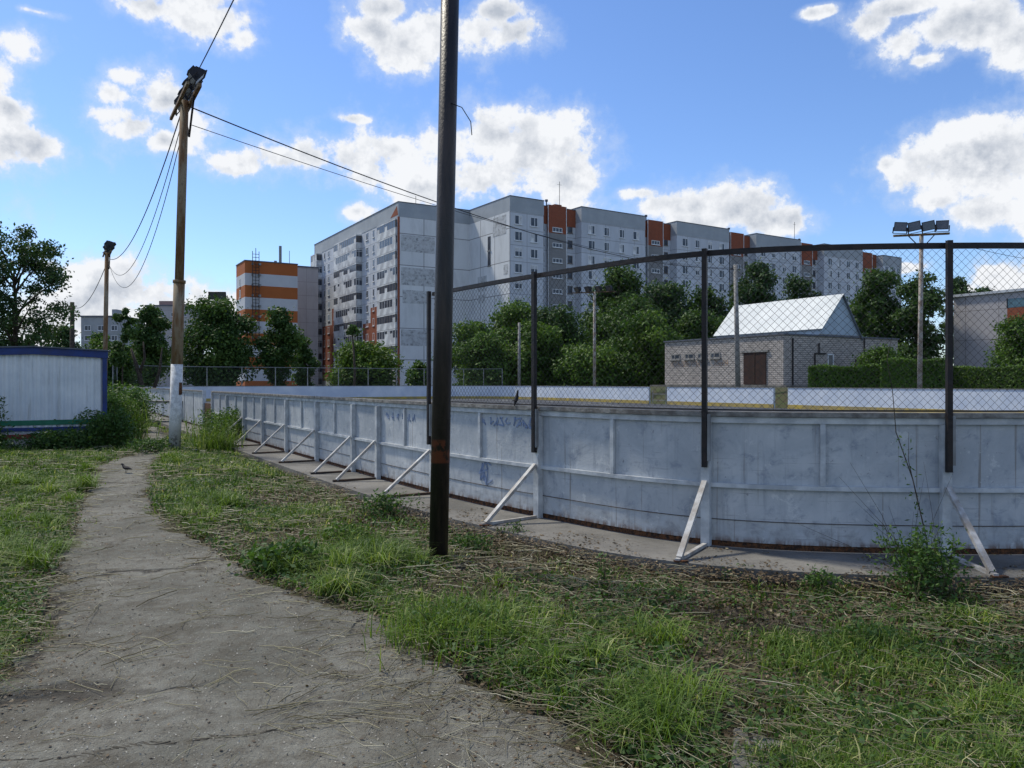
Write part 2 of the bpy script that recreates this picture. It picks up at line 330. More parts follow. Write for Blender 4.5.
# ------------------------------------------------------------------ mesh helpers
class MB:
    def __init__(s): s.v = []; s.f = []
    def quadbox(s, p):
        i = len(s.v); s.v += [tuple(q) for q in p]
        s.f += [(i, i+3, i+2, i+1), (i+4, i+5, i+6, i+7), (i, i+1, i+5, i+4), (i+1, i+2, i+6, i+5), (i+2, i+3, i+7, i+6), (i+3, i, i+4, i+7)]
        return s
    def box(s, x0, x1, y0, y1, z0, z1):
        return s.quadbox([(x0, y0, z0), (x1, y0, z0), (x1, y1, z0), (x0, y1, z0), (x0, y0, z1), (x1, y0, z1), (x1, y1, z1), (x0, y1, z1)])
    def bar(s, a, b, w, t, up=(0, 0, 1)):
        a = Vector(a); b = Vector(b); d = (b - a).normalized(); u = Vector(up)
        if abs(d.dot(u)) > .98: u = Vector((1, 0, 0))
        sd_ = d.cross(u).normalized() * w / 2; tt = d.cross(sd_).normalized() * t / 2
        return s.quadbox([a - sd_ - tt, a + sd_ - tt, a + sd_ + tt, a - sd_ + tt, b - sd_ - tt, b + sd_ - tt, b + sd_ + tt, b - sd_ + tt])
    def tube(s, pts, rad, n=8, cap=True):
        pts = [Vector(p) for p in pts]; i0 = len(s.v)
        if not hasattr(rad, '__len__'): rad = [rad] * len(pts)
        ref = None
        for k, p in enumerate(pts):
            d = (pts[min(k+1, len(pts)-1)] - pts[max(k-1, 0)])
            if d.length < 1e-9: d = Vector((0, 0, 1))
            d.normalize()
            if ref is None: ref = Vector((0, 1, 0)) if abs(d.z) > .8 else Vector((0, 0, 1))
            a = d.cross(ref).normalized(); b = d.cross(a).normalized(); ref = -b if False else ref
            if abs(d.dot(ref)) > .97:
                ref = Vector((1, 0, 0)); a = d.cross(ref).normalized(); b = d.cross(a).normalized()
            for j in range(n):
                t = 2 * math.pi * j / n
                s.v.append(tuple(p + (a * math.cos(t) + b * math.sin(t)) * rad[k]))
        for k in range(len(pts) - 1):
            for j in range(n):
                q = i0 + k * n; j2 = (j + 1) % n
                s.f.append((q + j, q + j2, q + n + j2, q + n + j))
        if cap:
            s.f.append(tuple(i0 + j for j in range(n))[::-1]); e = i0 + (len(pts) - 1) * n
            s.f.append(tuple(e + j for j in range(n)))
        return s
    def prism(s, poly, z0, z1):
        i = len(s.v); n = len(poly)
        s.v += [(x, y, z0) for x, y in poly] + [(x, y, z1) for x, y in poly]
        s.f.append(tuple(range(i + n - 1, i - 1, -1))); s.f.append(tuple(range(i + n, i + 2 * n)))
        for k in range(n): s.f.append((i + k, i + (k+1) % n, i + n + (k+1) % n, i + n + k))
        return s
    def strip(s, a, b, closed=False):
        """two equal polylines -> quads"""
        i = len(s.v); n = len(a); s.v += [tuple(p) for p in a] + [tuple(p) for p in b]
        for k in range(n - 1): s.f.append((i + k, i + k + 1, i + n + k + 1, i + n + k))
        return s
    def build(s, name, m, parent=None, smooth=False, bevel=0):
        me = bpy.data.meshes.new(name); me.from_pydata(s.v, [], s.f); me.update()
        if smooth: me.polygons.foreach_set('use_smooth', [True] * len(me.polygons))
        me.materials.append(m)
        o = bpy.data.objects.new(name, me); COL.objects.link(o)
        if parent: o.parent = parent
        if bevel:
            bv = o.modifiers.new('bevel', 'BEVEL'); bv.width = bevel; bv.segments = 1; bv.limit_method = 'ANGLE'
        return o
def npmesh(name, V, F, m, parent=None, tone=None):
    """V (n,3); F (k,4) or (k,3); tone per vertex"""
    me = bpy.data.meshes.new(name); V = np.asarray(V, dtype=np.float32); k, c = F.shape
    me.vertices.add(len(V)); me.vertices.foreach_set('co', V.ravel())
    me.loops.add(k * c); me.loops.foreach_set('vertex_index', F.ravel().astype(np.int32))
    me.polygons.add(k); me.polygons.foreach_set('loop_start', (np.arange(k) * c).astype(np.int32))
    me.update(calc_edges=True)
    if tone is not None:
        at = me.attributes.new('tone', 'FLOAT', 'POINT'); at.data.foreach_set('value', tone.astype(np.float32))
    me.materials.append(m)
    o = bpy.data.objects.new(name, me); COL.objects.link(o)
    if parent: o.parent = parent
    return o
def thing(name, label, cat, loc=(0, 0, 0), rz=0, group=None):
    o = bpy.data.objects.new(name, None); COL.objects.link(o); o.location = loc; o.rotation_euler = (0, 0, rz)
    return tag(o, label, cat, group)
def tag(o, label=None, cat=None, group=None, kind=None):
    if label: o['label'] = label
    if cat: o['category'] = cat
    if group: o['group'] = group
    if kind: o['kind'] = kind
    return o
def copy_tree(o, parent=None):
    c = o.copy(); COL.objects.link(c); c.parent = parent
    for ch in list(o.children): copy_tree(ch, c)
    return c
def rep(o, loc, parent, rz=None):
    c = copy_tree(o, parent); c.location = loc
    if rz is not None: c.rotation_euler = (0, 0, rz)
    return c
def fbm(x, y, s=0):
    r = 0
    for k, (a, w) in enumerate(((1, 1.0), (2.1, .5), (4.3, .25))):
        r = r + w * np.sin(a * (x * 1.0 + .6 * y) + 1.7 * k + s) * np.cos(a * (y * .9 - .5 * x) + 2.3 * k + s * 1.3)
    return r / 1.75

# frame of the rink: n across, d along
TH = R_(30.46)
nx, ny = math.cos(TH), math.sin(TH)
def US(u, s, z=0.0): return Vector((u * nx - s * ny, u * ny + s * nx, z))
def px(x, Y, z=0.0): return Vector(((x - 512) / 790 * Y, Y, z))

# ================================================================== SETTING
U0, U1, S_END, S_FAR = 4.62, 38.6, 3.74, 70.0
def hgt(x, y):
    x = np.asarray(x, float); y = np.asarray(y, float)
    h = .035 * fbm(x * 1.1, y * 1.1) + .02 * fbm(x * 2.7, y * 2.7, 4)
    d = np.sqrt(x * x + y * y)
    fade = np.clip((60 - d) / 30, 0, 1)
    u = x * nx + y * ny; s = -x * ny + y * nx
    near_rink = np.clip(np.minimum(u - (U0 - 2.0), s - 1.0), 0, 1)
    bank = np.exp(-((u - (U0 - 1.3)) / .5) ** 2) * .03
    return (h * fade + bank * fade) * (1 - near_rink) - .07 * near_rink
def axis(a0, a1, fine, lo, hi):
    a = np.arange(a0, a1 + 1e-6, fine)
    l = a0 - np.geomspace(.4, a0 - lo, 26)[::-1]; r = a1 + np.geomspace(.4, hi - a1, 26)
    return np.concatenate([l, a, r])
xs = axis(-16, 11, .16, -1500, 1500); ys = axis(-1, 26, .16, -300, 2500)
XX, YY = np.meshgrid(xs, ys); ZZ = hgt(XX, YY)
V = np.stack([XX, YY, ZZ], -1).reshape(-1, 3); nX = len(xs)
ii = (np.arange(len(ys) - 1)[:, None] * nX + np.arange(nX - 1)[None]).ravel()
gr = npmesh('ground', V, np.stack([ii, ii + 1, ii + nX + 1, ii + nX], 1), M_ground); tag(gr, kind='structure')
gr.data.polygons.foreach_set('use_smooth', [True] * len(gr.data.polygons))

# path outline
PL = [(-60, 20.0, 1), (-2.2, 0, 0)]
Lp = [(151, 425), (140, 452), (100, 466), (88, 495), (76, 530), (62, 565), (52, 600), (36, 645), (-10, 690), (-80, 730), (-160, 768)]
Rp = [(158, 425), (166, 445), (152, 462), (143, 495), (158, 522), (205, 545), (245, 578), (300, 598), (350, 612), (425, 638), (432, 668), (500, 700), (585, 732), (625, 768)]
def gp(p): Y = 1264 / (p[1] - 382.5); return ((p[0] - 512) / 790 * Y, Y)
Lg = sorted([gp(p) for p in Lp] + [(-4.5, 1.0), (-5, -3)], key=lambda q: q[1]); Rg = sorted([gp(p) for p in Rp] + [(1.3, 1.0), (2, -3)], key=lambda q: q[1])
def edgeL(y): return np.interp(y, [q[1] for q in Lg], [q[0] for q in Lg])
def edgeR(y): return np.interp(y, [q[1] for q in Rg], [q[0] for q in Rg])
yy = np.concatenate([np.arange(-2.9, 9, .06), np.arange(9, 29.5, .12)]); nc = 60
jl = .07 * np.sin(yy * 3.1 + 2 * np.sin(yy)) + .06 * np.sin(yy * 9.1) + .05 * np.sin(yy * 23.0 + 1) + .04 * np.sin(yy * 41.0)
jr = .08 * np.sin(yy * 3.7 + 2 * np.sin(yy * 1.3)) + .06 * np.sin(yy * 8.3 + 2) + .05 * np.sin(yy * 19.0) + .04 * np.sin(yy * 37.0 + 1)
el_, er_ = edgeL(yy) + jl, edgeR(yy) + jr
t = np.linspace(0, 1, nc)
PX = el_[:, None] * (1 - t) + er_[:, None] * t; PY = np.repeat(yy[:, None], nc, 1)
PZ = hgt(PX, PY) + .012 - .02 * (np.abs(t - .5) > .495)
V = np.stack([PX, PY, PZ], -1).reshape(-1, 3)
ii = (np.arange(len(yy) - 1)[:, None] * nc + np.arange(nc - 1)[None]).ravel()
pa = npmesh('path', V, np.stack([ii, ii + 1, ii + nc + 1, ii + nc], 1), M_path); tag(pa, kind='structure')
pa.data.polygons.foreach_set('use_smooth', [True] * len(pa.data.polygons))

LED = [gp(p) for p in ((-60, 768), (60, 766), (100, 757), (141, 748), (180, 745), (213, 739), (245, 736), (273, 729), (310, 726), (341, 717), (372, 712), (405, 700))]
lm = MB(); r0_ = random.Random(2)
for k in range(len(LED) * 9 - 9):
    i_ = k // 9; f = (k % 9) / 9; x = LED[i_][0] * (1 - f) + LED[i_ + 1][0] * f; y = LED[i_][1] * (1 - f) + LED[i_ + 1][1] * f
    if math.sin(k * .31) + .5 * math.sin(k * .83) < -1.1: continue
    z = float(hgt(x, y)) + .010; w = r0_.uniform(.003, .011); L = r0_.uniform(.022, .045); a = r0_.uniform(-.5, .7); y += r0_.uniform(-.012, .012)
    c_, s_ = math.cos(a), math.sin(a)
    q = [(x - L * c_, y - L * s_), (x + w * s_ * .4, y - w), (x + L * c_, y + L * s_), (x - w * s_ * .4, y + w * .6)]
    lm.quadbox([(a_, b_, z - .01) for a_, b_ in q] + [(a_, b_, z + r0_.uniform(.001, .005)) for a_, b_ in q])
tag(lm.build('path_crack', mat('crack_soil', (.06, .054, .042), 1, 0, (.085, .075, .058), 20)), kind='stuff')
# rink outline (plan): near side, rounded corner, end line
N = [Vector((-1.07, 11.02)), Vector((.33, 9.10)), Vector((1.87, 7.56)), Vector((3.90, 7.14)), Vector((6.1, 7.35)), Vector((8.1, 8.35))]
def cr(p0, p1, p2, p3, t):
    return .5 * ((2 * p1) + (p2 - p0) * t + (2 * p0 - 5 * p1 + 4 * p2 - p3) * t * t + (3 * p1 - p0 - 3 * p2 + p3) * t ** 3)
def arcpts(i, n=12):
    """plan points between node i and i+1 of the corner"""
    ext = [US(U0, 12.3).xy] + N + [N[-1] + Vector((nx, ny)) * 2.2]
    return [cr(ext[i], ext[i+1], ext[i+2], ext[i+3], k / n) for k in range(n + 1)]
def normals(P):
    out = []
    for k in range(len(P)):
        d = P[min(k+1, len(P)-1)] - P[max(k-1, 0)]; d.normalize(); out.append(Vector((-d.y, d.x)))   # left of travel
    return out
def sheet(P, z0, z1, off0, off1):
    """curved wall slab following plan polyline P between offsets off0..off1 (left positive = rink side)"""
    nm = normals(P); mb = MB(); n = len(P)
    a = [P[k] + nm[k] * off0 for k in range(n)]; b = [P[k] + nm[k] * off1 for k in range(n)]
    i = 0
    for k in range(n):
        mb.v += [(a[k].x, a[k].y, z0), (b[k].x, b[k].y, z0), (b[k].x, b[k].y, z1), (a[k].x, a[k].y, z1)]
    for k in range(n - 1):
        q = 4 * k
        for j in range(4): mb.f.append((q + j, q + 4 + j, q + 4 + (j+1) % 4, q + (j+1) % 4))
    mb.f.append((0, 1, 2, 3)); q = 4 * (n - 1); mb.f.append((q + 3, q + 2, q + 1, q))
    return mb
side_s = [28.7, 30.9, 33.1, 35.3, 37.5, 39.7, 41.9, 44.1, 46.3, 48.5, 50.7, 52.9, 55.1, 57.3, 59.5, 61.6]
near_s = [26.9, 24.5, 22.1, 19.95, 17.7, 15.4, 13.25, 12.05]
whole = [US(U0, s).xy for s in side_s[::-1]] + [US(U0, s).xy for s in near_s]
for i in range(5): whole += arcpts(i)[:-1]
whole += [N[-1]]
endp = [N[-1] + Vector((nx, ny)) * k for k in (2.2, 6, 12, 18, 22)]
# rink floor
far_corner = [US(U1, s).xy for s in (12, 30, 50, S_FAR - 7)]
fc = [US(U1 - 7 + 7 * math.cos(a), S_FAR - 7 + 7 * math.sin(a)).xy for a in [R_(k) for k in range(10, 91, 10)]]
lc = [US(U0 + 7 - 7 * math.cos(a), S_FAR - 7 + 7 * math.sin(a)).xy for a in [R_(k) for k in range(90, 0, -10)]]
rightc = [US(U1 - 7 + 7 * math.sin(a), S_END + 7 - 7 * math.cos(a)).xy for a in [R_(k) for k in range(0, 91, 10)]]
poly = [tuple(p) for p in whole + endp[:3] + rightc + far_corner + fc + lc]
mb = MB(); mb.v = [(x, y, .022) for x, y in poly]; mb.f = [tuple(range(len(poly)))]
tag(mb.build('rink_floor', M_asphalt), kind='structure')
# concrete apron outside the boards
mb = sheet(whole[::-1][0:0] + whole + endp[:2], -.06, .045, -.84, -.02)
tag(mb.build('apron', M_slab), kind='structure')
mb = MB()
for s in (11.3, 14.2, 17.0, 19.9, 22.8, 25.6):
    pass

# ================================================================== RINK BOARDS (near)
BZ0, BZ1 = .10, 1.28
rb = thing('rink_boards', 'weathered pale blue rink boards nearest the camera, with slanted white braces outside', 'rink boards', (N[0].x, N[0].y, 0))
inv = Matrix.Translation(-rb.location)
def relb(mb): mb.v = [tuple(Vector(q) - rb.location) for q in mb.v]; return mb
segs = []
allposts = []
def seg_straight(s0, s1): return [US(U0, s0).xy.lerp(US(U0, s1).xy, k / 4) for k in range(5)]
ns = near_s + [None]
for a, b in zip(near_s[:-1], near_s[1:]): segs.append((seg_straight(a, b), 1))
segs.append(([US(U0, 12.05).xy.lerp(N[0], k / 4) for k in range(5)], 1))
for i in range(5): segs.append((arcpts(i), 1))
for a, b in zip(side_s[::-1][:-1], side_s[::-1][1:]): segs.append((seg_straight(a, b), 0))
endl = [N[-1] + Vector((nx, ny)) * 2.3 * k for k in range(0, 5)]
for a, b in zip(endl[:-1], endl[1:]): segs.append(([a.lerp(b, k / 4) for k in range(5)], 1))
for si, (P, nearf) in enumerate(segs):
    L = sum((P[k+1] - P[k]).length for k in range(len(P)-1))
    relb(sheet(P, BZ0, BZ1, .0, .03)).build('board_panel', M_board, rb)
    relb(sheet(P, .045, BZ0 - .002, .012, .05)).build('bottom_strip', M_rust, rb)
    relb(sheet(P, BZ1 + .002, BZ1 + .045, -.06, .07)).build('top_rail', M_rail, rb)
    relb(sheet(P, BZ1 - .06, BZ1 - .003, -.032, -.003)).build('edge_rail', M_frame, rb)
    if nearf: relb(sheet(P, .61, .65, -.04, -.003)).build('middle_rail', M_frame, rb)
    nm = normals(P)
    mid = P[len(P)//2]; nn = nm[len(P)//2]; dd = Vector((nn.y, -nn.x))
    if nearf: # thin welded seam low down and mid stud
        relb(sheet(P, .300, .306, -.008, -.002)).build('seam', M_footbar, rb)
    def stud(p, n_, w, dep, z0, z1, name='post', m=M_frame):
        d_ = Vector((n_.y, -n_.x)); a = p - d_ * w / 2; b = p + d_ * w / 2
        q = [a - n_ * dep, b - n_ * dep, b - n_ * .003, a - n_ * .003]
        mb = MB().quadbox([(x.x, x.y, z0) for x in q] + [(x.x, x.y, z1) for x in q])
        return relb(mb).build(name, m, rb)
    if L > 1.4 and nearf: stud(mid, nn, .045, .035, .652 if nearf else .12, BZ1 - .062, 'stud')
    if nearf:
        p, n_ = P[-1], nm[-1]
        stud(p, n_, .085, .075, .047, BZ1 - .064)
        allposts.append((p, n_))
        # brace and its foot bar
        top = Vector((p.x, p.y, .66)) - Vector((n_.x, n_.y, 0)) * .085; foot = Vector((p.x, p.y, .075)) - Vector((n_.x, n_.y, 0)) * (.80 if si > 6 else .72)
        br = relb(MB().bar(top, foot, .05, .035)).build('brace', M_brace, rb)
        near_arc = si in (8, 9, 10, 11)
        fb = relb(MB().bar(Vector((foot.x, foot.y, .062)) - Vector((n_.x, n_.y, 0)) * .06, Vector((p.x, p.y, .062)) - Vector((n_.x, n_.y, 0)) * .08, .04, .03)).build('foot_bar', M_brace if near_arc else M_footbar, br)
        if si > 7: relb(MB().bar(foot - Vector((n_.x, n_.y, 0)) * .05 + Vector((-.03, 0, -.02)), foot - Vector((n_.x, n_.y, 0)) * .05 + Vector((.09, .0, -.02)), .05, .012)).build('foot_plate', M_rust, br)
    else:
        stud(P[-1], nm[-1], .05, .02, .047, BZ1 - .064)
# jambs of the narrow opening in the side
for s in (26.95, 28.65):
    p = US(U0, s).xy; relb(MB().quadbox([(*(p + US(a, b).xy), z) for z in (.045, 1.33) for a, b in ((-.06, -.04), (.06, -.04), (.06, .04), (-.06, .04))])).build('jamb', M_frame, rb)
p0, p1 = US(U0 + .02, 26.99), US(U0 + .02, 28.6)
relb(MB().bar((p0.x, p0.y, .45), (p1.x, p1.y, .45), .03, .9)).build('gate_leaf', M_rust, rb)

# blue scrawls left on the boards (sprayed, unreadable)
def scrawl(P, c0, c1, z, n, hh, seed, name='paint_scrawl'):
    r = random.Random(seed); mb = MB()
    nm = normals(P); L = len(P) - 1
    for k in range(n):
        pts = []
        t = c0 + (c1 - c0) * k / n
        for j in range(5):
            tt = min(max(t + r.uniform(-.02, .05), 0), .999) * L; i = int(tt); f = tt - i
            q = P[i].lerp(P[i+1], f) - nm[i] * .005
            pts.append((q.x, q.y, z + r.uniform(-hh, hh)))
        for a, b in zip(pts[:-1], pts[1:]): mb.bar(a, b, .004, .018)
    relb(mb).build(name, mat('faded_blue_spray', (.17, .23, .38), .8, 0, (.26, .31, .42), 20), rb)
A0 = arcpts(0)
scrawl(A0, .52, .96, 1.12, 9, .06, 3); scrawl(A0, .50, .58, .45, 5, .16, 5)
scrawl(segs[7][0], .15, .75, 1.08, 6, .06, 9)

# ================================================================== MESH FENCE (near)
FZ = 2.83
mf = thing('mesh_fence', 'black framed chain link fence standing on top of the curved boards at right', 'fence', (N[0].x, N[0].y, 0))
def relf(mb): mb.v = [tuple(Vector(q) - mf.location) for q in mb.v]; return mb
FP = []
for i in range(5): FP += arcpts(i, 16)[:-1]
FP += [N[-1] + Vector((nx, ny)) * k * .3 for k in range(0, 31)]
fnm = normals(FP)
relf(sheet(FP, FZ - .024, FZ + .024, -.055, -.005)).build('top_rail', M_dark, mf)
relf(sheet(FP, 1.335, 1.35, -.03, -.015)).build('bottom_wire', M_wire, mf)
posts = [(N[0], None)] + []
for k, p in enumerate(N + [N[-1] + Vector((nx, ny)) * 2.3 * q for q in (1, 2, 3, 4)]):
    i = min(range(len(FP)), key=lambda j: (FP[j] - p).length); n_ = fnm[i]; d_ = Vector((n_.y, -n_.x))
    w = .023; q = [p - d_ * w - n_ * .125, p + d_ * w - n_ * .125, p + d_ * w - n_ * .078, p - d_ * w - n_ * .078]
    zb = .80 if k else .74
    pst = relf(MB().quadbox([(x.x, x.y, zb) for x in q] + [(x.x, x.y, FZ + .035) for x in q])).build('fence_post', M_dark, mf)
    q = [p + d_ * (w + .004) - n_ * .115, p + d_ * (w + .03) - n_ * .115, p + d_ * (w + .03) - n_ * .08, p + d_ * (w + .004) - n_ * .08]
    relf(MB().quadbox([(x.x, x.y, .86) for x in q] + [(x.x, x.y, BZ1 + .02) for x in q])).build('clamp', M_galv, pst)
# woven wire: zigzag strands following the plan curve
cum = [0.0]
for k in range(len(FP) - 1): cum.append(cum[-1] + (FP[k+1] - FP[k]).length)
cum = np.array(cum); fx = np.array([p.x for p in FP]) - np.array([n.x for n in fnm]) * .02; fy = np.array([p.y for p in FP]) - np.array([n.y for n in fnm]) * .02
def zigmesh(name, total, xf, yf, z0, z1, pitch, rad, m, parent, org):
    rows = int((z1 - z0) / (pitch / 2)); cols = int(total / (pitch / 2))
    Vs, Fs = [], []; base = 0
    ds = 1e-3
    for c in range(cols):
        zi = np.linspace(z0, z1, rows + 1); par = (np.arange(rows + 1) + c) % 2
        a = (c + par) * pitch / 2 * 1.0
        a = np.clip(a, 0, total)
        X = xf(a); Y = yf(a)
        tx = xf(a + ds) - xf(a - ds); ty = yf(a + ds) - yf(a - ds); L = np.hypot(tx, ty) + 1e-9; tx /= L; ty /= L
        off = (np.where(par == 1, 1, -1)) * rad * .5
        X = X - ty * off; Y = Y + tx * off
        ring = []
        for (du, dn, dz) in ((1, 0, 0), (0, 1, 0), (-1, 0, 0), (0, -1, 0)):
            ring.append(np.stack([X + tx * du * rad - ty * dn * rad, Y + ty * du * rad + tx * dn * rad, zi], -1))
        Rg_ = np.stack(ring, 1).reshape(-1, 3); Vs.append(Rg_)
        k = np.arange(rows)[:, None] * 4; j = np.arange(4)[None]; j2 = (j + 1) % 4
        Fs.append(np.stack([base + k + j, base + k + j2, base + k + 4 + j2, base + k + 4 + j], -1).reshape(-1, 4))
        base += len(Rg_)
    V = np.concatenate(Vs) - np.array([org.x, org.y, 0])
    return npmesh(name, V, np.concatenate(Fs), m, parent)
zigmesh('wire_mesh', cum[-1], lambda a: np.interp(a, cum, fx), lambda a: np.interp(a, cum, fy), 1.345, FZ - .03, .074, .0020, M_wire, mf, mf.location)

# ================================================================== FAR BOARDS AND FAR FENCE
def boards(P, label, ends=False, org=None):
    r = thing('rink_boards', label, 'rink boards', (P[0].x, P[0].y, 0), 0)
    def rl(mb): mb.v = [tuple(Vector(q) - r.location) for q in mb.v]; return mb
    for k in range(len(P) - 1):
        seg = [P[k], P[k].lerp(P[k+1], .5), P[k+1]]
        rl(sheet(seg, .26, 1.27, 0, .03)).build('board_panel', M_inner, r)
    rl(sheet(P, .02, .258, -.004, .05)).build('kick_plate', M_yellow, r)
    rl(sheet(P, 1.272, 1.31, -.05, .06)).build('top_rail', M_rail, r)
    for k in range(len(P)):
        n_ = normals(P)[k]; q = P[k] - n_ * .06
        rl(MB().box(q.x - .035, q.x + .035, q.y - .035, q.y + .035, 0, 1.268)).build('post', M_frame, r)
    return r
def linep(u0, s0, u1, s1, step=2.2):
    a, b = US(u0, s0).xy, US(u1, s1).xy; n = max(1, round((b - a).length / step)); return [a.lerp(b, k / n) for k in range(n + 1)]
endc = [US(U0 + 7 - 7 * math.cos(R_(k)), S_FAR - 7 + 7 * math.sin(R_(k))).xy for k in range(0, 91, 15)]
endc2 = [US(U1 - 7 + 7 * math.cos(R_(k)), S_FAR - 7 + 7 * math.sin(R_(k))).xy for k in range(90, -1, -15)]
farend = linep(U0, 61.65, U0, S_FAR - 7.4) + endc + linep(U0 + 7, S_FAR, U1 - 7, S_FAR)[1:-1] + endc2 + linep(U1, S_FAR - 7, U1, 45.5)[1:]
boards(farend[::-1], 'long white inner rink boards across the far end, below thin galvanised netting')
boards(linep(U1, 33.8, U1, 43.5), 'white section of far rink boards between two gaps, in front of the brick shed')
boards(linep(U1, 10.7, U1, 32.7), 'white far rink boards at right, standing in front of the clipped hedge')
for s, z in ((45.2, .7), (44.5, 1.1)): pass
gt = thing('rink_gate', 'open grey metal gate frame in the gap of the far boards left of the shed', 'gate', US(U1, 43.6))
gt.rotation_euler = (0, 0, TH)
MB().tube([(0.1, .15, 0), (0.1, .15, 1.25)], .035, 6).build('gate_post', M_galv, gt)
MB().bar((.1, .15, .75), (.1, 1.6, .75), .04, .04).bar((.1, .15, .3), (.1, 1.6, .3), .04, .04).bar((.1, 1.6, .1), (.1, 1.6, 1.0), .04, .04).build('gate_frame', M_galv, gt)

# far netting
ff = thing('mesh_fence', 'thin galvanised netting fence on posts beyond the far end boards', 'fence', (0, 0, 0))
FF = endc[0:0] + linep(U0 - .3, S_FAR - 6.5, U0 - .3, S_FAR - 6.6) [:1] + [US(U0 + 7 - 7.6 * math.cos(R_(k)), S_FAR - 7 + 7.6 * math.sin(R_(k))).xy for k in range(0, 91, 15)] + linep(U0 + 7, S_FAR + .6, U1 - 7, S_FAR + .6, 3)[1:-1] + [US(U1 - 7 + 7.6 * math.cos(R_(k)), S_FAR - 7 + 7.6 * math.sin(R_(k))).xy for k in range(90, 24, -15)]
for p in FF: MB().tube([(p.x, p.y, 0), (p.x, p.y, 2.95)], .04, 6).build('fence_post', M_galv, ff)
mbr = MB()
for a, b in zip(FF[:-1], FF[1:]): mbr.bar((a.x, a.y, 2.93), (b.x, b.y, 2.93), .045, .045)
mbr.build('top_rail', M_galv, ff)
fc_ = [0.0]
for a, b in zip(FF[:-1], FF[1:]): fc_.append(fc_[-1] + (b - a).length)
fc_ = np.array(fc_); FX = np.array([p.x for p in FF]); FY = np.array([p.y for p in FF])
zigmesh('wire_mesh', fc_[-1], lambda a: np.interp(a, fc_, FX), lambda a: np.interp(a, fc_, FY), .1, 2.9, .16, .003, M_wirefar, ff, Vector((0, 0, 0)))

# ================================================================== BUILDINGS
def window(parent, axis_, u, z, w, h, name='window', frame=None, mull=1, y=0.0, depth=.05, curt=0):
    """window on a wall: axis_ 'x' -> wall plane y=y facing -y ; 'y' -> wall plane x=y facing -x"""
    t = .11
    f = MB()
    def bx(mb, a, b, c, d, p0, p1):
        if axis_ == 'x': mb.box(a, b, -p1, -p0, c, d)
        else: mb.box(-p1, -p0, a, b, c, d)
    bx(f, -w/2, w/2, -h/2, -h/2 + t, .0, depth); bx(f, -w/2, w/2, h/2 - t, h/2, .0, depth)
    bx(f, -w/2, -w/2 + t, -h/2 + t, h/2 - t, .0, depth); bx(f, w/2 - t, w/2, -h/2 + t, h/2 - t, .0, depth)
    for k in range(mull):
        c = -w/2 + w * (k + 1) / (mull + 1) + (.12 if mull == 1 else 0)
        bx(f, c - t/2, c + t/2, -h/2 + t, h/2 - t, .0, depth * .9)
    bx(f, -w/2 - .1, w/2 + .1, -h/2 - .08, -h/2 - .003, .0, .16)
    fo = f.build(name, frame or M_winframe, parent)
    p = MB(); bx(p, -w/2 + t, w/2 - t, -h/2 + t, h/2 - t, .003, depth * .45); p.build('pane', M_win, fo)
    if curt:
        c = MB(); a0, a1 = ((-w/2 + t, -.02) if curt == 1 else (.12, w/2 - t) if curt == 2 else (-w/2 + t, w/2 - t))
        bx(c, a0, a1, -h/2 + t if curt < 3 else .1, h/2 - t, depth * .46, depth * .6); c.build('curtain', M_balc, fo)
    fo.location = (u, y - .002, z) if axis_ == 'x' else (y - .002, u, z)
    return fo

# --- long block B
LB, DB, HB = 120.0, 15.0, 34.2
B = thing('apartment_building', 'long pale panel apartment block with five red brick stair bays along its front', 'apartment block', (-.35, 138.1, 0), R_(33.0))
sections = []; w0 = 0; bays = []
bw = 8.6
starts = [7.2, 31.6, 55.6, 79.4, 103.2]
prev = 0
for i_, b0 in enumerate(starts):
    sections.append((prev, b0)); bays.append((b0, b0 + bw)); prev = b0 + bw
sections.append((prev, LB))
FL = [30.2 - 2.83 * k for k in range(10)]
proto = {}
def put(key, maker, u, z, y, parent, ax='x'):
    loc = (u, y - .002, z) if ax == 'x' else (y - .002, u, z)
    if key not in proto: proto[key] = maker(); proto[key].location = loc; return proto[key]
    return rep(proto[key], loc, parent)
cnt = 0; far_windows = []; wr = random.Random(5)
for i_, (a, b) in enumerate(sections):
    dz = 0 if i_ < 5 else -.6
    MB().box(a, b, 0, DB, 0, HB - 2.6 + dz).build('wall_section', M_tower, B)
    MB().box(a - .03, b + .03, -.04, DB + .02, HB - 2.6 + dz, HB + dz).build('attic_wall', M_attic, B)
    MB().box(a - .08, b + .08, -.1, DB + .08, HB + dz, HB + .14 + dz).build('roof_edge', M_controof, B)
    L = b - a
    ws = [1.75, 5.1] if i_ == 0 else ([a + L * f for f in (.15, .38, .62, .85)] if i_ < 5 else [a + 1.6, a + 4.6, a + 6.8])
    for u in ws:
        narrow = (hash((i_, round(u))) % 3 == 0)
        for k, z in enumerate(FL):
            if k > 7: continue
            if cnt < 98 and (k < 6 or i_ < 1):
                wk = 1.45 if not (i_ > 0 and ws.index(u) in (1, 2)) else 1.15
                cv = wr.choice((0, 0, 0, 1, 2, 3)); put(('w', wk, cv), lambda: window(B, 'x', 0, 0, wk * 1.1, 1.65, curt=cv), u, z, 0, B); cnt += 1
            else: far_windows.append((u, z))
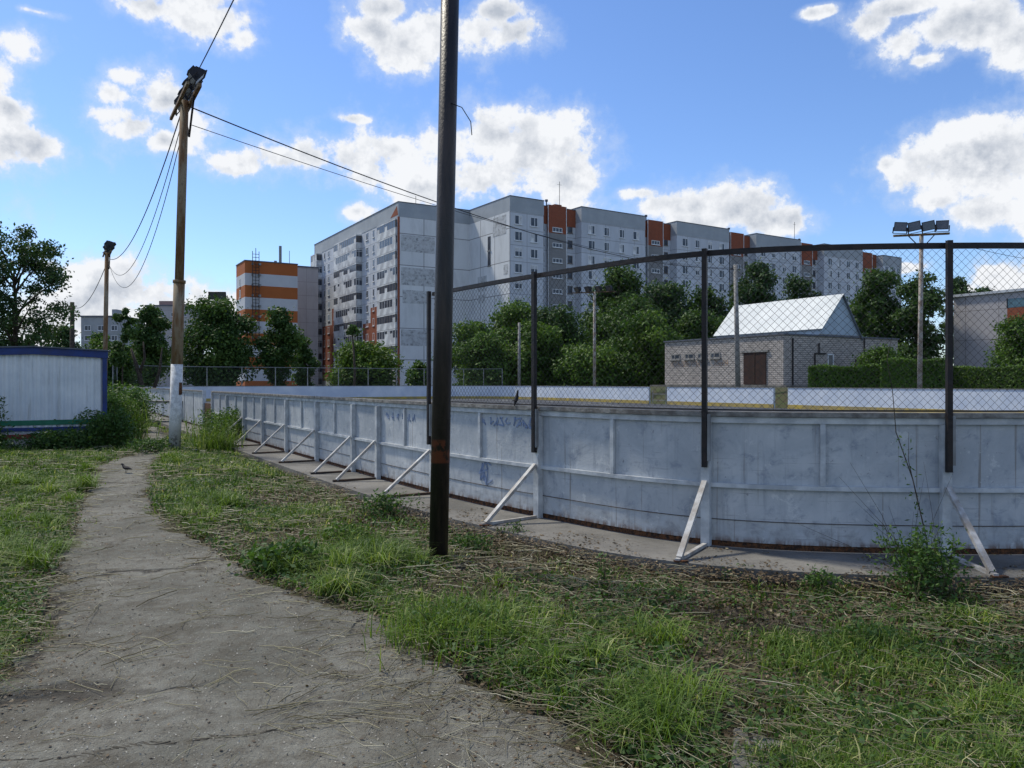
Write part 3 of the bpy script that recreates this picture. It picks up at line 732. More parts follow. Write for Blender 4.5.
# remaining smaller windows of the far sections as one part
mw = MB(); mg = MB()
for u, z in far_windows:
    mw.box(u - .72, u + .72, -.05, -.002, z - .78, z - .68); mw.box(u - .72, u + .72, -.05, -.002, z + .68, z + .78)
    mw.box(u - .72, u - .62, -.05, -.002, z - .68, z + .68); mw.box(u + .62, u + .72, -.05, -.002, z - .68, z + .68); mw.box(u + .05, u + .15, -.045, -.002, z - .68, z + .68)
    mg.box(u - .62, u + .05, -.02, -.004, z - .68, z + .68); mg.box(u + .15, u + .62, -.02, -.004, z - .68, z + .68)
wo = mw.build('window', M_winframe, B); wo['kind'] = 'stuff'
po = mg.build('pane', M_win, wo)
RY = 1.8
for i_, (a, b) in enumerate(bays):
    MB().box(a + .03, b - .03, RY, DB - .1, 0, HB - .4).build('stair_bay_wall', M_tower, B)
    MB().box(a + .04, b - .04, RY - .06, RY - .003, HB - 3.6, HB - .3).build('red_brick_top', M_redbrick, B)
    MB().box(a + 2.0, a + 6.0, RY - .5, RY - .063, 29.0, HB - .1).build('red_brick_panel', M_redbrick, B)
    MB().box(a + 2.0, a + 6.0, RY - .49, RY - .063, 0, 28.99).build('grey_brick_panel', M_greybrick, B)
    for q in (1.9, 6.05): MB().box(a + q - .05, a + q + .05, RY - .58, RY - .5, 0, HB - .1).build('drain_pipe', M_winframe, B)
    MB().box(a - .02, b + .02, RY - .1, DB, HB - .38, HB - .25).build('bay_roof', M_controof, B)
    for k, z in enumerate(FL[:8]):
        put('stair', lambda: window(B, 'x', 0, 0, 2.2, .85, 'stair_window', mull=2), a + 4.0, z - .55, RY - .5, B)
        put('slit', lambda: window(B, 'x', 0, 0, .75, 1.5, 'narrow_window', M_winwood, 0), a + .95, z, RY - .002, B)
        put('slit2', lambda: window(B, 'x', 0, 0, 1.1, 1.5, 'side_window', M_winwood, 0), a + 7.3, z, RY - .002, B)
    MB().tube([(a + 1.9, RY, HB - .3), (a + 1.9, RY, HB + .5)], .12, 8).tube([(a + 1.9, RY, HB + .5), (a + 1.9, RY, HB + .85)], .28, 8).build('roof_vent', M_controof, B)
MB().box(bays[0][0] + 5.4, bays[0][0] + 7.0, 4, 8, HB - .24, HB + .9).build('roof_hatch', M_redbrick, B)
for u, h_ in ((bays[0][0] + 5.9, 5.0), (bays[3][0] + 2.0, 5.0)):
    MB().tube([(u, 3.2, HB - .24), (u, 3.2, HB + h_)], .05, 5).bar((u - .5, 3.2, HB + h_ - .6), (u + .5, 3.2, HB + h_ - .6), .04, .04).build('roof_antenna', M_dark, B)
def f_mosaic(h, tc, b, o):
    sp = h.node('ShaderNodeSeparateXYZ', {0: tc}); u = h.m('ADD', sp.outputs[0], sp.outputs[1])
    uv = h.node('ShaderNodeCombineXYZ', {0: u, 1: sp.outputs[2], 2: 0.0}).outputs[0]
    vo = h.node('ShaderNodeTexBrick', {'Vector': uv, 'Color1': (.25, .26, .27, 1), 'Color2': (.46, .47, .49, 1), 'Mortar': (.44, .45, .46, 1), 'Scale': 1.0, 'Mortar Size': .06, 'Brick Width': .72, 'Row Height': .55})
    return h.mix(h.ss(h.noise(tc, 1.3, 5, .7), .46, .54), vo.outputs[0], (.50, .52, .54))
M_mosaic = mat('worn_mosaic', rough=.9, fn=f_mosaic)
# B gable (plane x=0)
MB().box(-.03, -.003, 0.02, DB - .02, 0, HB - 2.62).build('gable_wall', M_gable, B)
for (y0, y1, z0, z1) in ((1.2, 5.6, 27.8, 31.2), (7.8, 11.0, 18.5, 21.2), (.6, 2.0, 20.6, 22.4), (8.5, 10.8, 16.3, 17.8)):
    MB().box(-.05, -.032, y0, y1, z0, z1).build('mosaic_patch', M_mosaic, B)
for z in (28.5, 25.7): window(B, 'y', 6.9, z - 1.6, 1.0, 2.6, 'gable_window', M_greybrick, 0, -.032)

# --- block A
LA, WA, HA = 52.0, 15.0, 34.2
A = thing('apartment_building', 'apartment block with stacked glazed balconies and blank stained gable beside the black pole', 'apartment block', (-20.5, 142.7, 0), TH)
MB().box(0, WA, 0.03, LA, 0, HA - 2.6).build('wall', M_tower, A)
MB().box(-.04, WA + .02, -.04, LA + .03, HA - 2.6, HA).build('attic_wall', M_attic, A)
MB().box(-.12, WA + .1, -.12, LA + .1, HA, HA + .14).build('roof_edge', M_controof, A)
MB().box(.25, WA, -.005, .027, 0, HA - 2.62).build('gable_wall', M_gable, A)
MB().box(-.06, .24, -.03, .35, 0, HA - 2.62).build('corner_brick_strip', M_redbrick, A)
mb = MB(); mb.v = [(-.07, .1, HA - 2.3), (-.07, 3.8, HA - 2.3), (-.07, .6, HA - .6), (-.045, .1, HA - 2.3), (-.045, 3.8, HA - 2.3), (-.045, .6, HA - .6)]
mb.f = [(0, 1, 2), (3, 5, 4), (0, 3, 4, 1), (1, 4, 5, 2), (2, 5, 3, 0)]; mb.build('red_corner_mark', M_redbrick, A)
for (x0, x1, z0, z1) in ((.5, 7.2, 25.4, 28.4), (.5, 7.2, 19.3, 22.5), (.8, 6.5, 16.0, 18.4), (.5, 5.5, 8.3, 11.2)):
    MB().box(x0, x1, -.03, -.008, z0, z1).build('mosaic_patch', M_mosaic, A)
FA = [30.5 - 2.86 * k for k in range(11)]
def balcony(w, prot, seed):
    """opaque parapet slab with a glazed strip above; origin at wall plane x=0, centre of strip"""
    r = random.Random(seed)
    b = MB().box(-prot, -.003, -w/2, w/2, -1.95, -.72)
    b.box(-prot, -.003, -w/2, w/2, .62, .86)
    bo = b.build('balcony', M_balc, A)
    f = MB(); n = max(3, int(w / 1.3))
    for k in range(n + 1):
        u = -w/2 + .05 + (w - .1) * k / n
        f.box(-prot + .02, -prot + .10, u - .05, u + .05, -.718, .618)
    if prot > .6: f.box(-prot + .1, -.004, -w/2 + .02, -w/2 + .1, .3, .4); f.box(-prot / 2 - .04, -prot / 2 + .04, -w/2 + .02, -w/2 + .1, -.718, .618)
    f.build('glazing_bars', M_winframe if seed % 2 else M_winwood, bo)
    q = MB(); q.box(-prot + .03, -prot + .06, -w/2 + .09, w/2 - .06, -.716, .616)
    if prot > .6: q.box(-prot + .11, -.005, -w/2 + .04, -w/2 + .07, -.716, .616)
    q.build('glazing', M_win, bo)
    # light curtains / panels behind some panes
    c = MB()
    for k in range(n):
        if r.random() < .3:
            u = -w/2 + .05 + (w - .1) * k / n; c.box(-prot + .022, -prot + .028, u + .06, u + (w - .1) / n - .06, -.71, .1 if r.random() < .5 else .61)
    if c.v: c.build('curtain', M_balc, bo)
    return bo
vars_ = {}
for (t0, t1, pr, tag_) in ((.7, 10.0, .35, 'a'), (19.2, 33.6, 1.25, 'b'), (46.2, 51.0, 1.25, 'c')):
    for k, z in enumerate(FA):
        key = (tag_, (k * 7 + ord(tag_)) % 4)
        if key not in vars_: vars_[key] = bo = balcony(t1 - t0, pr, hash(key[1]) + ord(tag_)); bo.location = (-.003, (t0 + t1) / 2, z)
        else: rep(vars_[key], (-.003, (t0 + t1) / 2, z), A)
proto = {}
for t_, w_ in ((12.6, .9), (16.2, 1.4), (37.0, .9), (41.0, 1.4), (44.0, .9)):
    for k, z in enumerate(FA[:10]):
        put(('wa', w_), lambda: window(A, 'y', 0, 0, w_, 1.5, mull=0 if w_ < 1 else 1), t_, z, -.0, A, 'y')
for (y0, y1, z0, z1) in ((10.2, 18.6, 4.5, 13.3), (10.2, 14.2, 13.31, 16.2), (34.2, 45.6, 2.0, 14.4), (34.2, 38.6, 14.41, 18.0)):
    MB().box(-.035, -.004, y0, y1, z0, z1).build('red_brick_panel', M_redbrick, A)
MB().tube([(WA * .4, 6, HA), (WA * .4, 6, HA + 3)], .05, 5).build('roof_antenna', M_dark, A)

# --- orange striped building + its grey neighbour
O = thing('apartment_building', 'narrow block in orange and white horizontal bands with a black ladder', 'apartment block', (-50.7, 150.0, 0), TH)
def f_band(h, tc, b, o):
    sp = h.node('ShaderNodeSeparateXYZ', {0: tc})
    k = h.m('GREATER_THAN', h.m('FRACT', h.m('DIVIDE', h.m('SUBTRACT', 24.7, sp.outputs[2]), 4.56)), .5)
    n = h.noise(tc, .7, 5, .6)
    return h.mix(k, h.mix(n, (.31, .09, .025), (.40, .125, .036)), h.mix(n, (.42, .44, .48), (.55, .57, .60)))
M_band = mat('orange_white_bands', rough=.8, fn=f_band)
MB().box(0, 10, 0, 8, 0, 24.7).build('wall', M_band, O)
MB().box(-.1, 10.1, -.1, 8.1, 24.7, 24.9).build('roof_edge', M_controof, O)
ld = MB()
for x in (1.3, 1.9, 2.5): ld.bar((x, -.5, 9), (x, -.5, 27.2 - abs(x - 1.9)), .1, .1)
for k in range(28): ld.bar((1.3, -.5, 9.3 + k * .62), (2.5, -.5, 9.3 + k * .62), .08, .08)
lo_ = ld.build('ladder', M_dark, O)
bk = MB()
for k in range(8): bk.box(1.2, 1.5, -.48, -.003, 10 + 2.0 * k, 10.4 + 2.0 * k).box(2.4, 2.9, -.48, -.003, 10 + 2.0 * k, 10.4 + 2.0 * k)
bk.build('ladder_bracket', M_galv, O)
for z in (5.5, 9.9, 14.3, 18.8, 21.0): window(O, 'y', 4.4, z, 1.0, 1.5, 'window', M_winframe, 0, 0)
MB().tube([(7.4, 3, 24.8), (7.4, 3, 28.6)], .28, 8).box(6.2, 6.7, 2.8, 3.2, 24.8, 25.6).build('antenna_mast', M_galv, O)
MB().tube([(9.2, 3, 24.8), (9.2, 3, 27.8)], .05, 5).build('roof_antenna', M_dark, O)
K = thing('apartment_building', 'plain pinkish grey panel block between the orange striped tower and the balcony block', 'apartment block', (-52.5, 165.0, 0), TH)
MB().box(0, 12.2, 0, 14, 0, 26.3).build('wall', M_beige, K)
MB().box(-.1, 12.3, -.1, 14.1, 26.3, 26.6).build('roof_edge', M_controof, K)
# --- far blocks on the left
def farblock(x0, x1, ytop, Y, label, m, rows, base_z=0):
    z = 1.6 + (382.5 - ytop) * Y / 790; a, b = px(x0, Y), px(x1, Y)
    r = thing('apartment_building', label, 'apartment block', (a.x, Y, 0)); W = b.x - a.x
    MB().box(0, W, 0, 14, 0, z).build('wall', m, r); MB().box(-.3, W + .3, -.3, 14.3, z, z + .4).build('roof_edge', M_controof, r)
    n = int(W / 3.4)
    first = None
    for k in range(rows):
        for j in range(n):
            u = (j + .5) * W / n; zz = z - 3.2 - 2.9 * k
            if first is None: first = window(r, 'x', u, zz, 1.8, 1.5)
            else: rep(first, (u, -.002, zz), r)
    return r, W, z
r, W, z = farblock(81, 121, 317, 230, 'distant grey block with rows of windows behind the second lamp pole', M_hblock, 5)
MB().box(W * .6, W * .72, 4, 7, z + .4, z + 2.6).build('roof_hut', M_hblock, r)
r, W, z = farblock(146, 190, 306, 300, 'distant pink and grey block seen between the trees left of the rusty pole top', M_beige, 4)
MB().box(W * .3, W * .62, -.1, 14.1, z + .4, z + 1.9).build('roof_hut', mat('pink_wall', (.34, .23, .22), .85), r)

# --- shed
SH = thing('shed', 'grey brick shed with brown door and steep metal attic roof, beyond the rink', 'shed', (21.3, 62.0, 0), TH)
HS = 5.35
mb = MB().box(0, 14.6, 0, 13.8, 0, HS); mb.build('wall', M_silicate, SH)
MB().box(-.12, 14.7, -.12, 13.9, HS, HS + .12).build('roof_edge', M_controof, SH)
YB = 11.8
def ghouse(y): return [(4.6, y, HS + .12), (9.5, y, HS + .12), (9.5, y, HS + .22), (7.05, y, 8.85), (4.6, y, 6.15)]
mb = MB(); a_, b_ = ghouse(.02), ghouse(YB); mb.v = a_ + b_
mb.f = [(4, 3, 2, 1, 0), (5, 6, 7, 8, 9)] + [(k, (k+1) % 5, 5 + (k+1) % 5, 5 + k) for k in range(5)]
mb.build('metal_attic', M_tinblue, SH)
mb = MB()
def slope(x0, z0, x1, z1, t_=.05):
    return mb.quadbox([(x0, -.2, z0), (x1, -.2, z1), (x1, YB + .2, z1), (x0, YB + .2, z0), (x0, -.2, z0 + t_), (x1, -.2, z1 + t_), (x1, YB + .2, z1 + t_), (x0, YB + .2, z0 + t_)])
slope(4.35, 5.93, 7.05, 8.90); slope(7.05, 8.90, 9.6, 5.13 + .02)
mb.build('metal_roof', M_tin, SH)
MB().box(4.2, 9.7, -.08, .0, HS + .13, HS + .2).build('flashing', M_galv, SH)
# door and openings of the long wall (x = 0 plane)
dr = MB().box(-.08, -.003, 1.7, 4.05, 1.43, 4.05).build('door', M_doorrust, SH)
MB().bar((-.10, 2.87, 1.45), (-.10, 2.87, 4.0), .05, .03).build('door_seam', M_footbar, dr)
MB().box(-.14, -.003, 1.45, 4.3, 4.06, 4.24).build('lintel', M_conc, SH)
for t_ in (12.3, 10.5, 8.9, 7.3): window(SH, 'y', t_, 3.95, 1.15, .52, 'window', M_conc, 1, -.002)
# faded, unreadable orange lettering
lt = MB(); r = random.Random(4); t_ = 12.8
while t_ > 5.8:
    if not (7.7 < t_ < 8.6):
        h0, h1 = 3.02, 3.50
        for k in range(2): lt.box(-.012, -.004, t_ - .02 - .22 * k, t_ + .05 - .22 * k, h0 + r.choice((0, 0, .2)), h1 - r.choice((0, 0, .15)))
        lt.box(-.016, -.005, t_ - .26, t_ + .06, *((h1 - .07, h1) if r.random() < .5 else (3.22, 3.29)))
    t_ -= .42
lt.build('painted_lettering', M_letters, SH)
for pts in ([(1.0, -.08, 1.2), (1.0, -.08, 5.1)], [(3.6, -.1, 2.4), (3.6, -.1, 3.95), (4.9, -.1, 3.95)], [(4.1, -.1, 3.95), (4.1, -.1, 4.8)]):
    MB().tube(pts, .06, 6).build('pipe', M_dark, SH)
MB().tube([(9.9, -.08, 1.2), (9.9, -.08, HS + .1)], .05, 6).build('pipe', M_dark, SH)
window(SH, 'x', 5.6, 3.35, .75, 1.2, 'window', M_winframe, 0, 0)
window(SH, 'x', 9.2, 3.15, .9, .8, 'window', M_footbar, 0, 0)
MB().box(-1.2, 15.8, -1.3, 14.5, 1.0, 1.38).build('plinth', M_slab, SH)
MB().tube([(3.2, 12, HS + .1), (3.2, 12, HS + .8)], .15, 8).build('roof_vent', M_galv, SH)

emb = MB(); ne = 40
rows_ = []
for u, z in ((U1 + 1.2, -.08), (U1 + 2.6, .35), (U1 + 4.4, 1.0), (U1 + 6.0, 1.22), (U1 + 46, 1.22), (U1 + 50, -.08)):
    rows_.append([US(u, -12 + 80 * k / ne, z + (.08 * math.sin(k * 1.7 + u) if 0 < z < 1.2 else 0)) for k in range(ne + 1)])
for a, b in zip(rows_[:-1], rows_[1:]): emb.strip(b, a)
emb = emb.build('embankment', mat('grassy_bank', (.045, .065, .018), 1, 0, (.055, .045, .025), 2.5, .8), None, True); tag(emb, kind='structure')

# --- right hand building
RB = thing('flat_building', 'plain pale grey flat-roofed building with a red panel under its window', 'building', (51.8, 67.9, 0), TH)
MB().box(0, 18, 0, 14, 0, 10.2).build('wall', M_beige, RB)
MB().box(-.25, 18.2, -.2, 14.2, 10.2, 10.45).build('roof_edge', M_whitewall, RB)
MB().box(-.04, -.004, .2, 8.8, 7.1, 8.7).build('red_panel', M_redbrick, RB)
fr = MB()
for k in range(6): fr.box(-.07, -.004, .2 + k * 1.72 - .04, .2 + k * 1.72 + .04, 8.72, 9.6)
fo = fr.build('window_band', M_dark, RB); MB().box(-.045, -.02, .24, 8.78, 8.74, 9.58).build('pane', mat('blue_glass', (.09, .17, .22), .2), fo)

# ================================================================== CONTAINER
CT = thing('site_container', 'white corrugated metal cabin with blue frame and three coloured stripes, at the left edge', 'container', (-10.05 - 3.1 * nx, 19.6 - 3.1 * ny, 0), TH)
W_ = 3.1
mb = MB(); n = 72; prof = []
for k in range(n + 1):
    x = .1 + (W_ - .2) * k / n; ph = k % 4; prof.append(Vector((x, .028 if ph in (0, 1) else .0)))
a_ = [(p.x, p.y, .05) for p in prof]; b_ = [(p.x, p.y, 2.3) for p in prof]; mb.strip(a_, b_)
mb.box(.05, W_ - .05, .06, 6.0, .05, 2.28); mb.build('wall', M_contw, CT)
for x in (0, W_ - .1): MB().box(x, x + .1, -.05, .055, 0, 2.36).build('corner_post', M_contb, CT)
mb = MB(); mb.v = [(-.02, -.07, 2.20), (W_ / 2, -.07, 2.27), (W_ + .02, -.07, 2.20), (W_ + .02, -.07, 2.37), (W_ / 2, -.07, 2.44), (-.02, -.07, 2.37)]
mb.v += [(x, .054, z) for x, _, z in mb.v]; mb.f = [(0, 1, 4, 5), (1, 2, 3, 4), (6, 11, 10, 7), (7, 10, 9, 8)] + [(k, 6 + k, 6 + (k+1) % 6, (k+1) % 6) for k in range(6)]
mb.build('top_beam', M_contb, CT)
mb = MB().quadbox([(-.08, -.12, 2.372), (W_/2, -.12, 2.443), (W_/2, 6.1, 2.443), (-.08, 6.1, 2.372), (-.08, -.12, 2.40), (W_/2, -.12, 2.47), (W_/2, 6.1, 2.47), (-.08, 6.1, 2.40)])
mb.quadbox([(W_/2, -.12, 2.443), (W_ + .08, -.12, 2.372), (W_ + .08, 6.1, 2.372), (W_/2, 6.1, 2.443), (W_/2, -.12, 2.47), (W_ + .08, -.12, 2.40), (W_ + .08, 6.1, 2.40), (W_/2, 6.1, 2.47)])
mb.build('roof', M_controof, CT)
for z0, z1, m in ((.58, .70, M_contg), (.44, .53, M_contb), (.27, .37, M_contr)): MB().box(.101, W_ - .101, -.012, -.002, z0, z1).build('painted_stripe', m, CT)

# ================================================================== POLES AND LAMPS
def lamp(parent, loc, rz, tilt, sc=1.0, roll=0.0):
    """floodlight: housing with cooling back, glass front, bracket. faces +y before rotation"""
    M = Matrix.Translation(loc) @ Matrix.Rotation(rz, 4, 'Z') @ Matrix.Rotation(tilt, 4, 'X') @ Matrix.Rotation(roll, 4, 'Y') @ Matrix.Scale(sc, 4)
    def tr(mb): mb.v = [tuple(M @ Vector(q)) for q in mb.v]; return mb
    h = MB()
    f = [(-.26, .10, -.2), (.26, .10, -.2), (.26, .10, .2), (-.26, .10, .2)]; bk = [(-.19, -.14, -.13), (.19, -.14, -.13), (.19, -.14, .13), (-.19, -.14, .13)]
    h.quadbox(bk + f)
    for k in range(5): x = -.14 + .07 * k; h.box(x - .01, x + .01, -.20, -.141, -.11, .11)
    h.box(-.28, .28, .101, .13, -.22, -.19).box(-.28, .28, .101, .13, .19, .22).box(-.28, -.25, .101, .13, -.19, .19).box(.25, .28, .101, .13, -.19, .19)
    o = tr(h).build('floodlight', M_lamp, parent)
    tr(MB().box(-.249, .249, .102, .112, -.189, .189)).build('glass', M_glasslamp, o)
    b = MB(); b.bar((-.3, 0, 0), (-.3, 0, -.3), .02, .05).bar((.3, 0, 0), (.3, 0, -.3), .02, .05).bar((-.3, 0, -.3), (.3, 0, -.3), .05, .02)
    tr(b).build('bracket', M_dark, o)
    return o
def light_pole(label, base, top, nl, r0, r1, face, mlow, mhigh, joint=None, white=None, barlen=2.4, bar_dir=None, group=None, tiltv=-.5, dz=.42, lsc=1.15):
    t = thing('floodlight_pole', label, 'lamp pole', base, 0, group)
    base = Vector(base); tp = Vector(top) - base
    def at(z): return tp * (z / tp.z)
    if joint:
        MB().tube([at(white or 0) + Vector((0, 0, .002)), at(joint)], [r0, r0 * .98], 14).build('lower_shaft', mlow, t, True)
        MB().tube([at(joint - .02), at(joint + .05)], [r0 * 1.12, r0 * 1.12], 14).build('collar', mlow, t, True)
        MB().tube([at(joint + .052), tp], [r1, r1 * .92], 12).build('upper_shaft', mhigh, t, True)
    else:
        MB().tube([at(white or 0) + Vector((0, 0, .002)), tp], [r0, r1], 12).build('shaft', mhigh, t, True)
    if white: MB().tube([Vector((0, 0, -.05)), at(white)], [r0 * 1.06, r0 * 1.03], 14).build('whitewashed_foot', M_whitepole, t, True)
    bd = Vector(bar_dir).normalized(); a = tp - bd * barlen / 2 + Vector((0, 0, -.05)); b = tp + bd * barlen / 2 + Vector((0, 0, -.05))
    side = Vector((face.x, face.y, 0)).normalized()
    o = MB().bar(a + side * .12, b + side * .12, .08, .08).bar(a - side * .12, b - side * .12, .06, .06).build('crossbar', M_conc if group == 'r' else M_rustpole, t)
    MB().bar(tp - Vector((0, 0, .8)) + side * .1, tp + bd * .7 + side * .1 - Vector((0, 0, .1)), .04, .04).bar(tp - Vector((0, 0, .8)) + side * .1, tp - bd * .7 + side * .1 - Vector((0, 0, .1)), .04, .04).build('strut', M_dark, t)
    rz = math.atan2(side.y, side.x) - math.pi / 2
    for k in range(nl):
        f = (k + .5) / nl; p = a.lerp(b, f) + Vector((0, 0, dz)) + side * .1
        lamp(t, p, rz + rnd.uniform(-.15, .15), tiltv + rnd.uniform(-.12, .12), lsc, (rnd.uniform(-.16, .16) if lsc == 1.08 else 0))
    return t
dvec = Vector((-ny, nx, 0)); nvec = Vector((nx, ny, 0))
lp1 = light_pole('tall rusty floodlight pole with a whitewashed foot beside the path', (-7.78, 18.2, 0), (-7.50, 18.1, 8.05), 4, .125, .10, nvec, M_rustpole, M_rustpole, 3.9, 2.02, 2.7, dvec, tiltv=-.6, dz=.3, lsc=.85)
MB().box(.11, .19, -.10, -.02, 1.32, 1.60).build('cable_box', M_rust, lp1)
lp2 = light_pole('smaller-looking rusty floodlight pole rising behind the white cabin', (-20.45, 39.6, 0), (-20.30, 39.6, 8.1), 2, .12, .095, nvec, M_rustpole, M_rustpole, None, None, 2.2, dvec, tiltv=-.6, dz=.34)
lp3 = light_pole('pale lamp pole with four black floodlights standing behind the mesh fence at right', (21.25, 41.2, 0), (21.35, 41.2, 9.35), 4, .13, .10, Vector((-.45, -.9, 0)), M_conc, mat('pale_pole', (.40,.38,.35), .8, 0, (.22,.16,.12), 3), None, None, 3.0, (.97, .05, .05), tiltv=.0, dz=.42, lsc=1.08)
lp4 = light_pole('thin rust-streaked lamp pole with floodlights in front of the bushes behind the rink', (7.0, 67.0, 0), (7.0, 67.0, 9.3), 4, .14, .11, -nvec, M_rustpole, MATS['pale_pole'], None, None, 3.6, (.95, .1, .05), tiltv=-.45, dz=.3)
lp5 = light_pole('lamp pole with two floodlights poking above the trees left of the orange building', (-38.7, 104.0, 0), (-38.7, 104.0, 12.6), 2, .2, .17, Vector((.2, -1, 0)), M_conc, M_conc, None, None, 1.9, (1, .1, 0), tiltv=-.2, dz=.5, lsc=2.4)

DP = thing('steel_pole', 'thick blackened steel pole in the foreground with a rusty orange patch', 'pole', (-.667, 7.12, -.1))
MB().tube([(0, 0, 0), (.055, 0, 2.6), (.150, 0, 7.1)], [.086, .083, .081], 24).build('shaft', M_pole, DP, True)
MB().tube([(.10, -.07, 4.2), (.22, -.08, 4.15), (.30, -.09, 4.02), (.31, -.09, 3.90)], .004, 4).build('loose_wire', M_cable, DP)
def plain_pole(label, base, top, r0, r1, m, name='concrete_pole'):
    t = thing(name, label, 'pole', base)
    MB().tube([(0, 0, -.2), Vector(top) - Vector(base)], [r0, r1], 10).build('shaft', m, t, True)
    MB().bar(Vector(top) - Vector(base) + Vector((-.35, 0, -.3)), Vector(top) - Vector(base) + Vector((.35, 0, -.3)), .07, .07).build('crossarm', M_dark, t)
    return t
plain_pole('short plain concrete post against the bushes left of the thin lamp pole', (.70, 76.5, 0), (.70, 76.5, 7.4), .16, .12, M_conc)
plain_pole('grey concrete utility pole standing directly in front of the brick shed', (15.75, 55.0, 1.0), (15.55, 55.0, 9.8), .19, .14, M_conc)
plain_pole('far wooden wire pole behind the roof of the white cabin', (-33.4, 60, 0), (-33.4, 60, 7.7), .2, .15, M_bark, 'wooden_pole')

def wire(label, a, b, sag, r=.012, name='overhead_cable', n=28, group=None):
    a, b = Vector(a), Vector(b); mid = (a + b) / 2
    pts = []
    for k in range(n + 1):
        t = k / n; p = a.lerp(b, t); p.z -= 4 * sag * t * (1 - t); pts.append(p - mid)
    o = MB().tube(pts, r, 5).build(name, M_cable, None, True); o.location = mid
    return tag(o, label, 'cable', group)
T1 = Vector((-7.5, 18.1, 8.05)); T2 = Vector((-20.3, 39.6, 8.1))
wire('black cable from the big rusty pole up to the top edge of the photo', (-6.6, 16.7, 8.25), (4.9, -3.4, 8.5), .35, .011)
wire('upper of two cables from the big rusty pole across the sky to the right', T1 + Vector((.15, 0, -.15)), (15.6, 55.0, 9.6), 1.1, .016)
wire('thinner lower of two cables from the big rusty pole across the sky', T1 + Vector((.15, 0, -.55)), (15.6, 55.0, 9.45), .75, .009)
wire('tightest of the cables hanging between the two rusty lamp poles', T1 + Vector((-.1, 0, -.35)), T2 + Vector((.1, 0, -.3)), 1.0, .014)
wire('middle cable hanging between the two rusty lamp poles', T1 + Vector((-.05, 0, -.45)), T2 + Vector((.1, 0, -.6)), 1.7, .010)
wire('lowest, most slack cable hanging between the two rusty lamp poles', T1 + Vector((0, 0, -.5)), T2 + Vector((.15, 0, -.7)), 2.2, .010)
wire('cable from the second rusty lamp pole down to the far wooden pole', T2 + Vector((0, 0, -.5)), (-33.4, 60, 7.4), .9, .018)
wire('cable leaving the four-lamp pole towards the right edge', (22.6, 41.2, 9.0), (44, 46, 9.3), 1.2, .012)

# ================================================================== BIRDS
def bird(label, loc, rz, L, upright=False):
    pts = [(-.62, 0, .30), (-.40, 0, .33), (-.22, 0, .36), (0, 0, .38), (.18, 0, .43), (.28, 0, .54), (.34, 0, .64), (.40, 0, .67), (.48, 0, .655), (.56, 0, .64)]
    rad = [.035, .06, .12, .16, .15, .09, .078, .075, .03, .006]
    if upright: pts = [(x * .55, 0, z * 1.0 + x * .75 + .12) for x, y, z in pts]
    mb = MB().tube([Vector(p) * L for p in pts], [q * L for q in rad], 12)
    for sy in (-1, 1):
        mb.tube([Vector((-.05, sy * .06, .30)) * L, Vector((.0, sy * .06, .12)) * L, Vector((-.02, sy * .06, 0)) * L, Vector((.09, sy * .06, 0.005)) * L], [.03 * L, .014 * L, .012 * L, .008 * L], 6)
        mb.tube([Vector((.14, sy * .12, .42)) * L, Vector((-.1, sy * .15, .40)) * L, Vector((-.42, sy * .06, .34)) * L], [.03 * L, .07 * L, .012 * L], 8)
    if upright: pass
    o = mb.build('bird', M_bird, None, True); o.location = loc; o.rotation_euler = (0, 0, rz)
    m = o.modifiers.new('sub', 'SUBSURF'); m.levels = 1; m.render_levels = 1
    tag(o, label, 'bird'); return o
bp = px(126, 13.9); bird('dark pigeon walking on the dirt path near the white cabin', (bp.x, bp.y, float(hgt(bp.x, bp.y)) + .014), R_(160), .235)
q = A0[10]; bird('small black bird perched upright on the rail of the near rink boards', (q.x - .035, q.y + .0, BZ1 + .045), R_(60), .16, True)

# ================================================================== VEGETATION HELPERS
def diamonds(C, Nn, size, asp=.55, rot=None):
    """leaf quads at C with normals Nn"""
    n = len(C); r = rng.normal(size=(n, 3)); T = np.cross(Nn, r); T /= np.linalg.norm(T, axis=1, keepdims=True) + 1e-9
    Bn = np.cross(Nn, T); s = (size * rng.uniform(.65, 1.35, n))[:, None] if np.isscalar(size) else size[:, None]
    V = np.stack([C - T * s, C + Bn * s * asp, C + T * s, C - Bn * s * asp], 1).reshape(-1, 3)
    F = np.arange(n * 4).reshape(-1, 4); return V, F
def leafcloud(cent, rad, n, size, flat=.75):
    k = rng.choice(len(cent), n, p=(rad ** 2.2) / (rad ** 2.2).sum())
    d = rng.normal(size=(n, 3)); d /= np.linalg.norm(d, axis=1, keepdims=True)
    rr = rad[k] * rng.uniform(0, 1, n) ** .42 * (1 + .38 * rng.normal(size=n) * (rng.uniform(size=n) < .38))
    C = cent[k] + d * rr[:, None] * np.array([1, 1, flat])
    Nn = d * .6 + rng.normal(size=(n, 3)) * .6 + np.array([0, 0, .35]); Nn /= np.linalg.norm(Nn, axis=1, keepdims=True)
    V, F = diamonds(C, Nn, size)
    ct = rng.uniform(.05, .75, len(cent))
    tone = np.clip(ct[k] + rng.normal(size=n) * .18, 0, 1)
    return V, F, np.repeat(tone, 4)
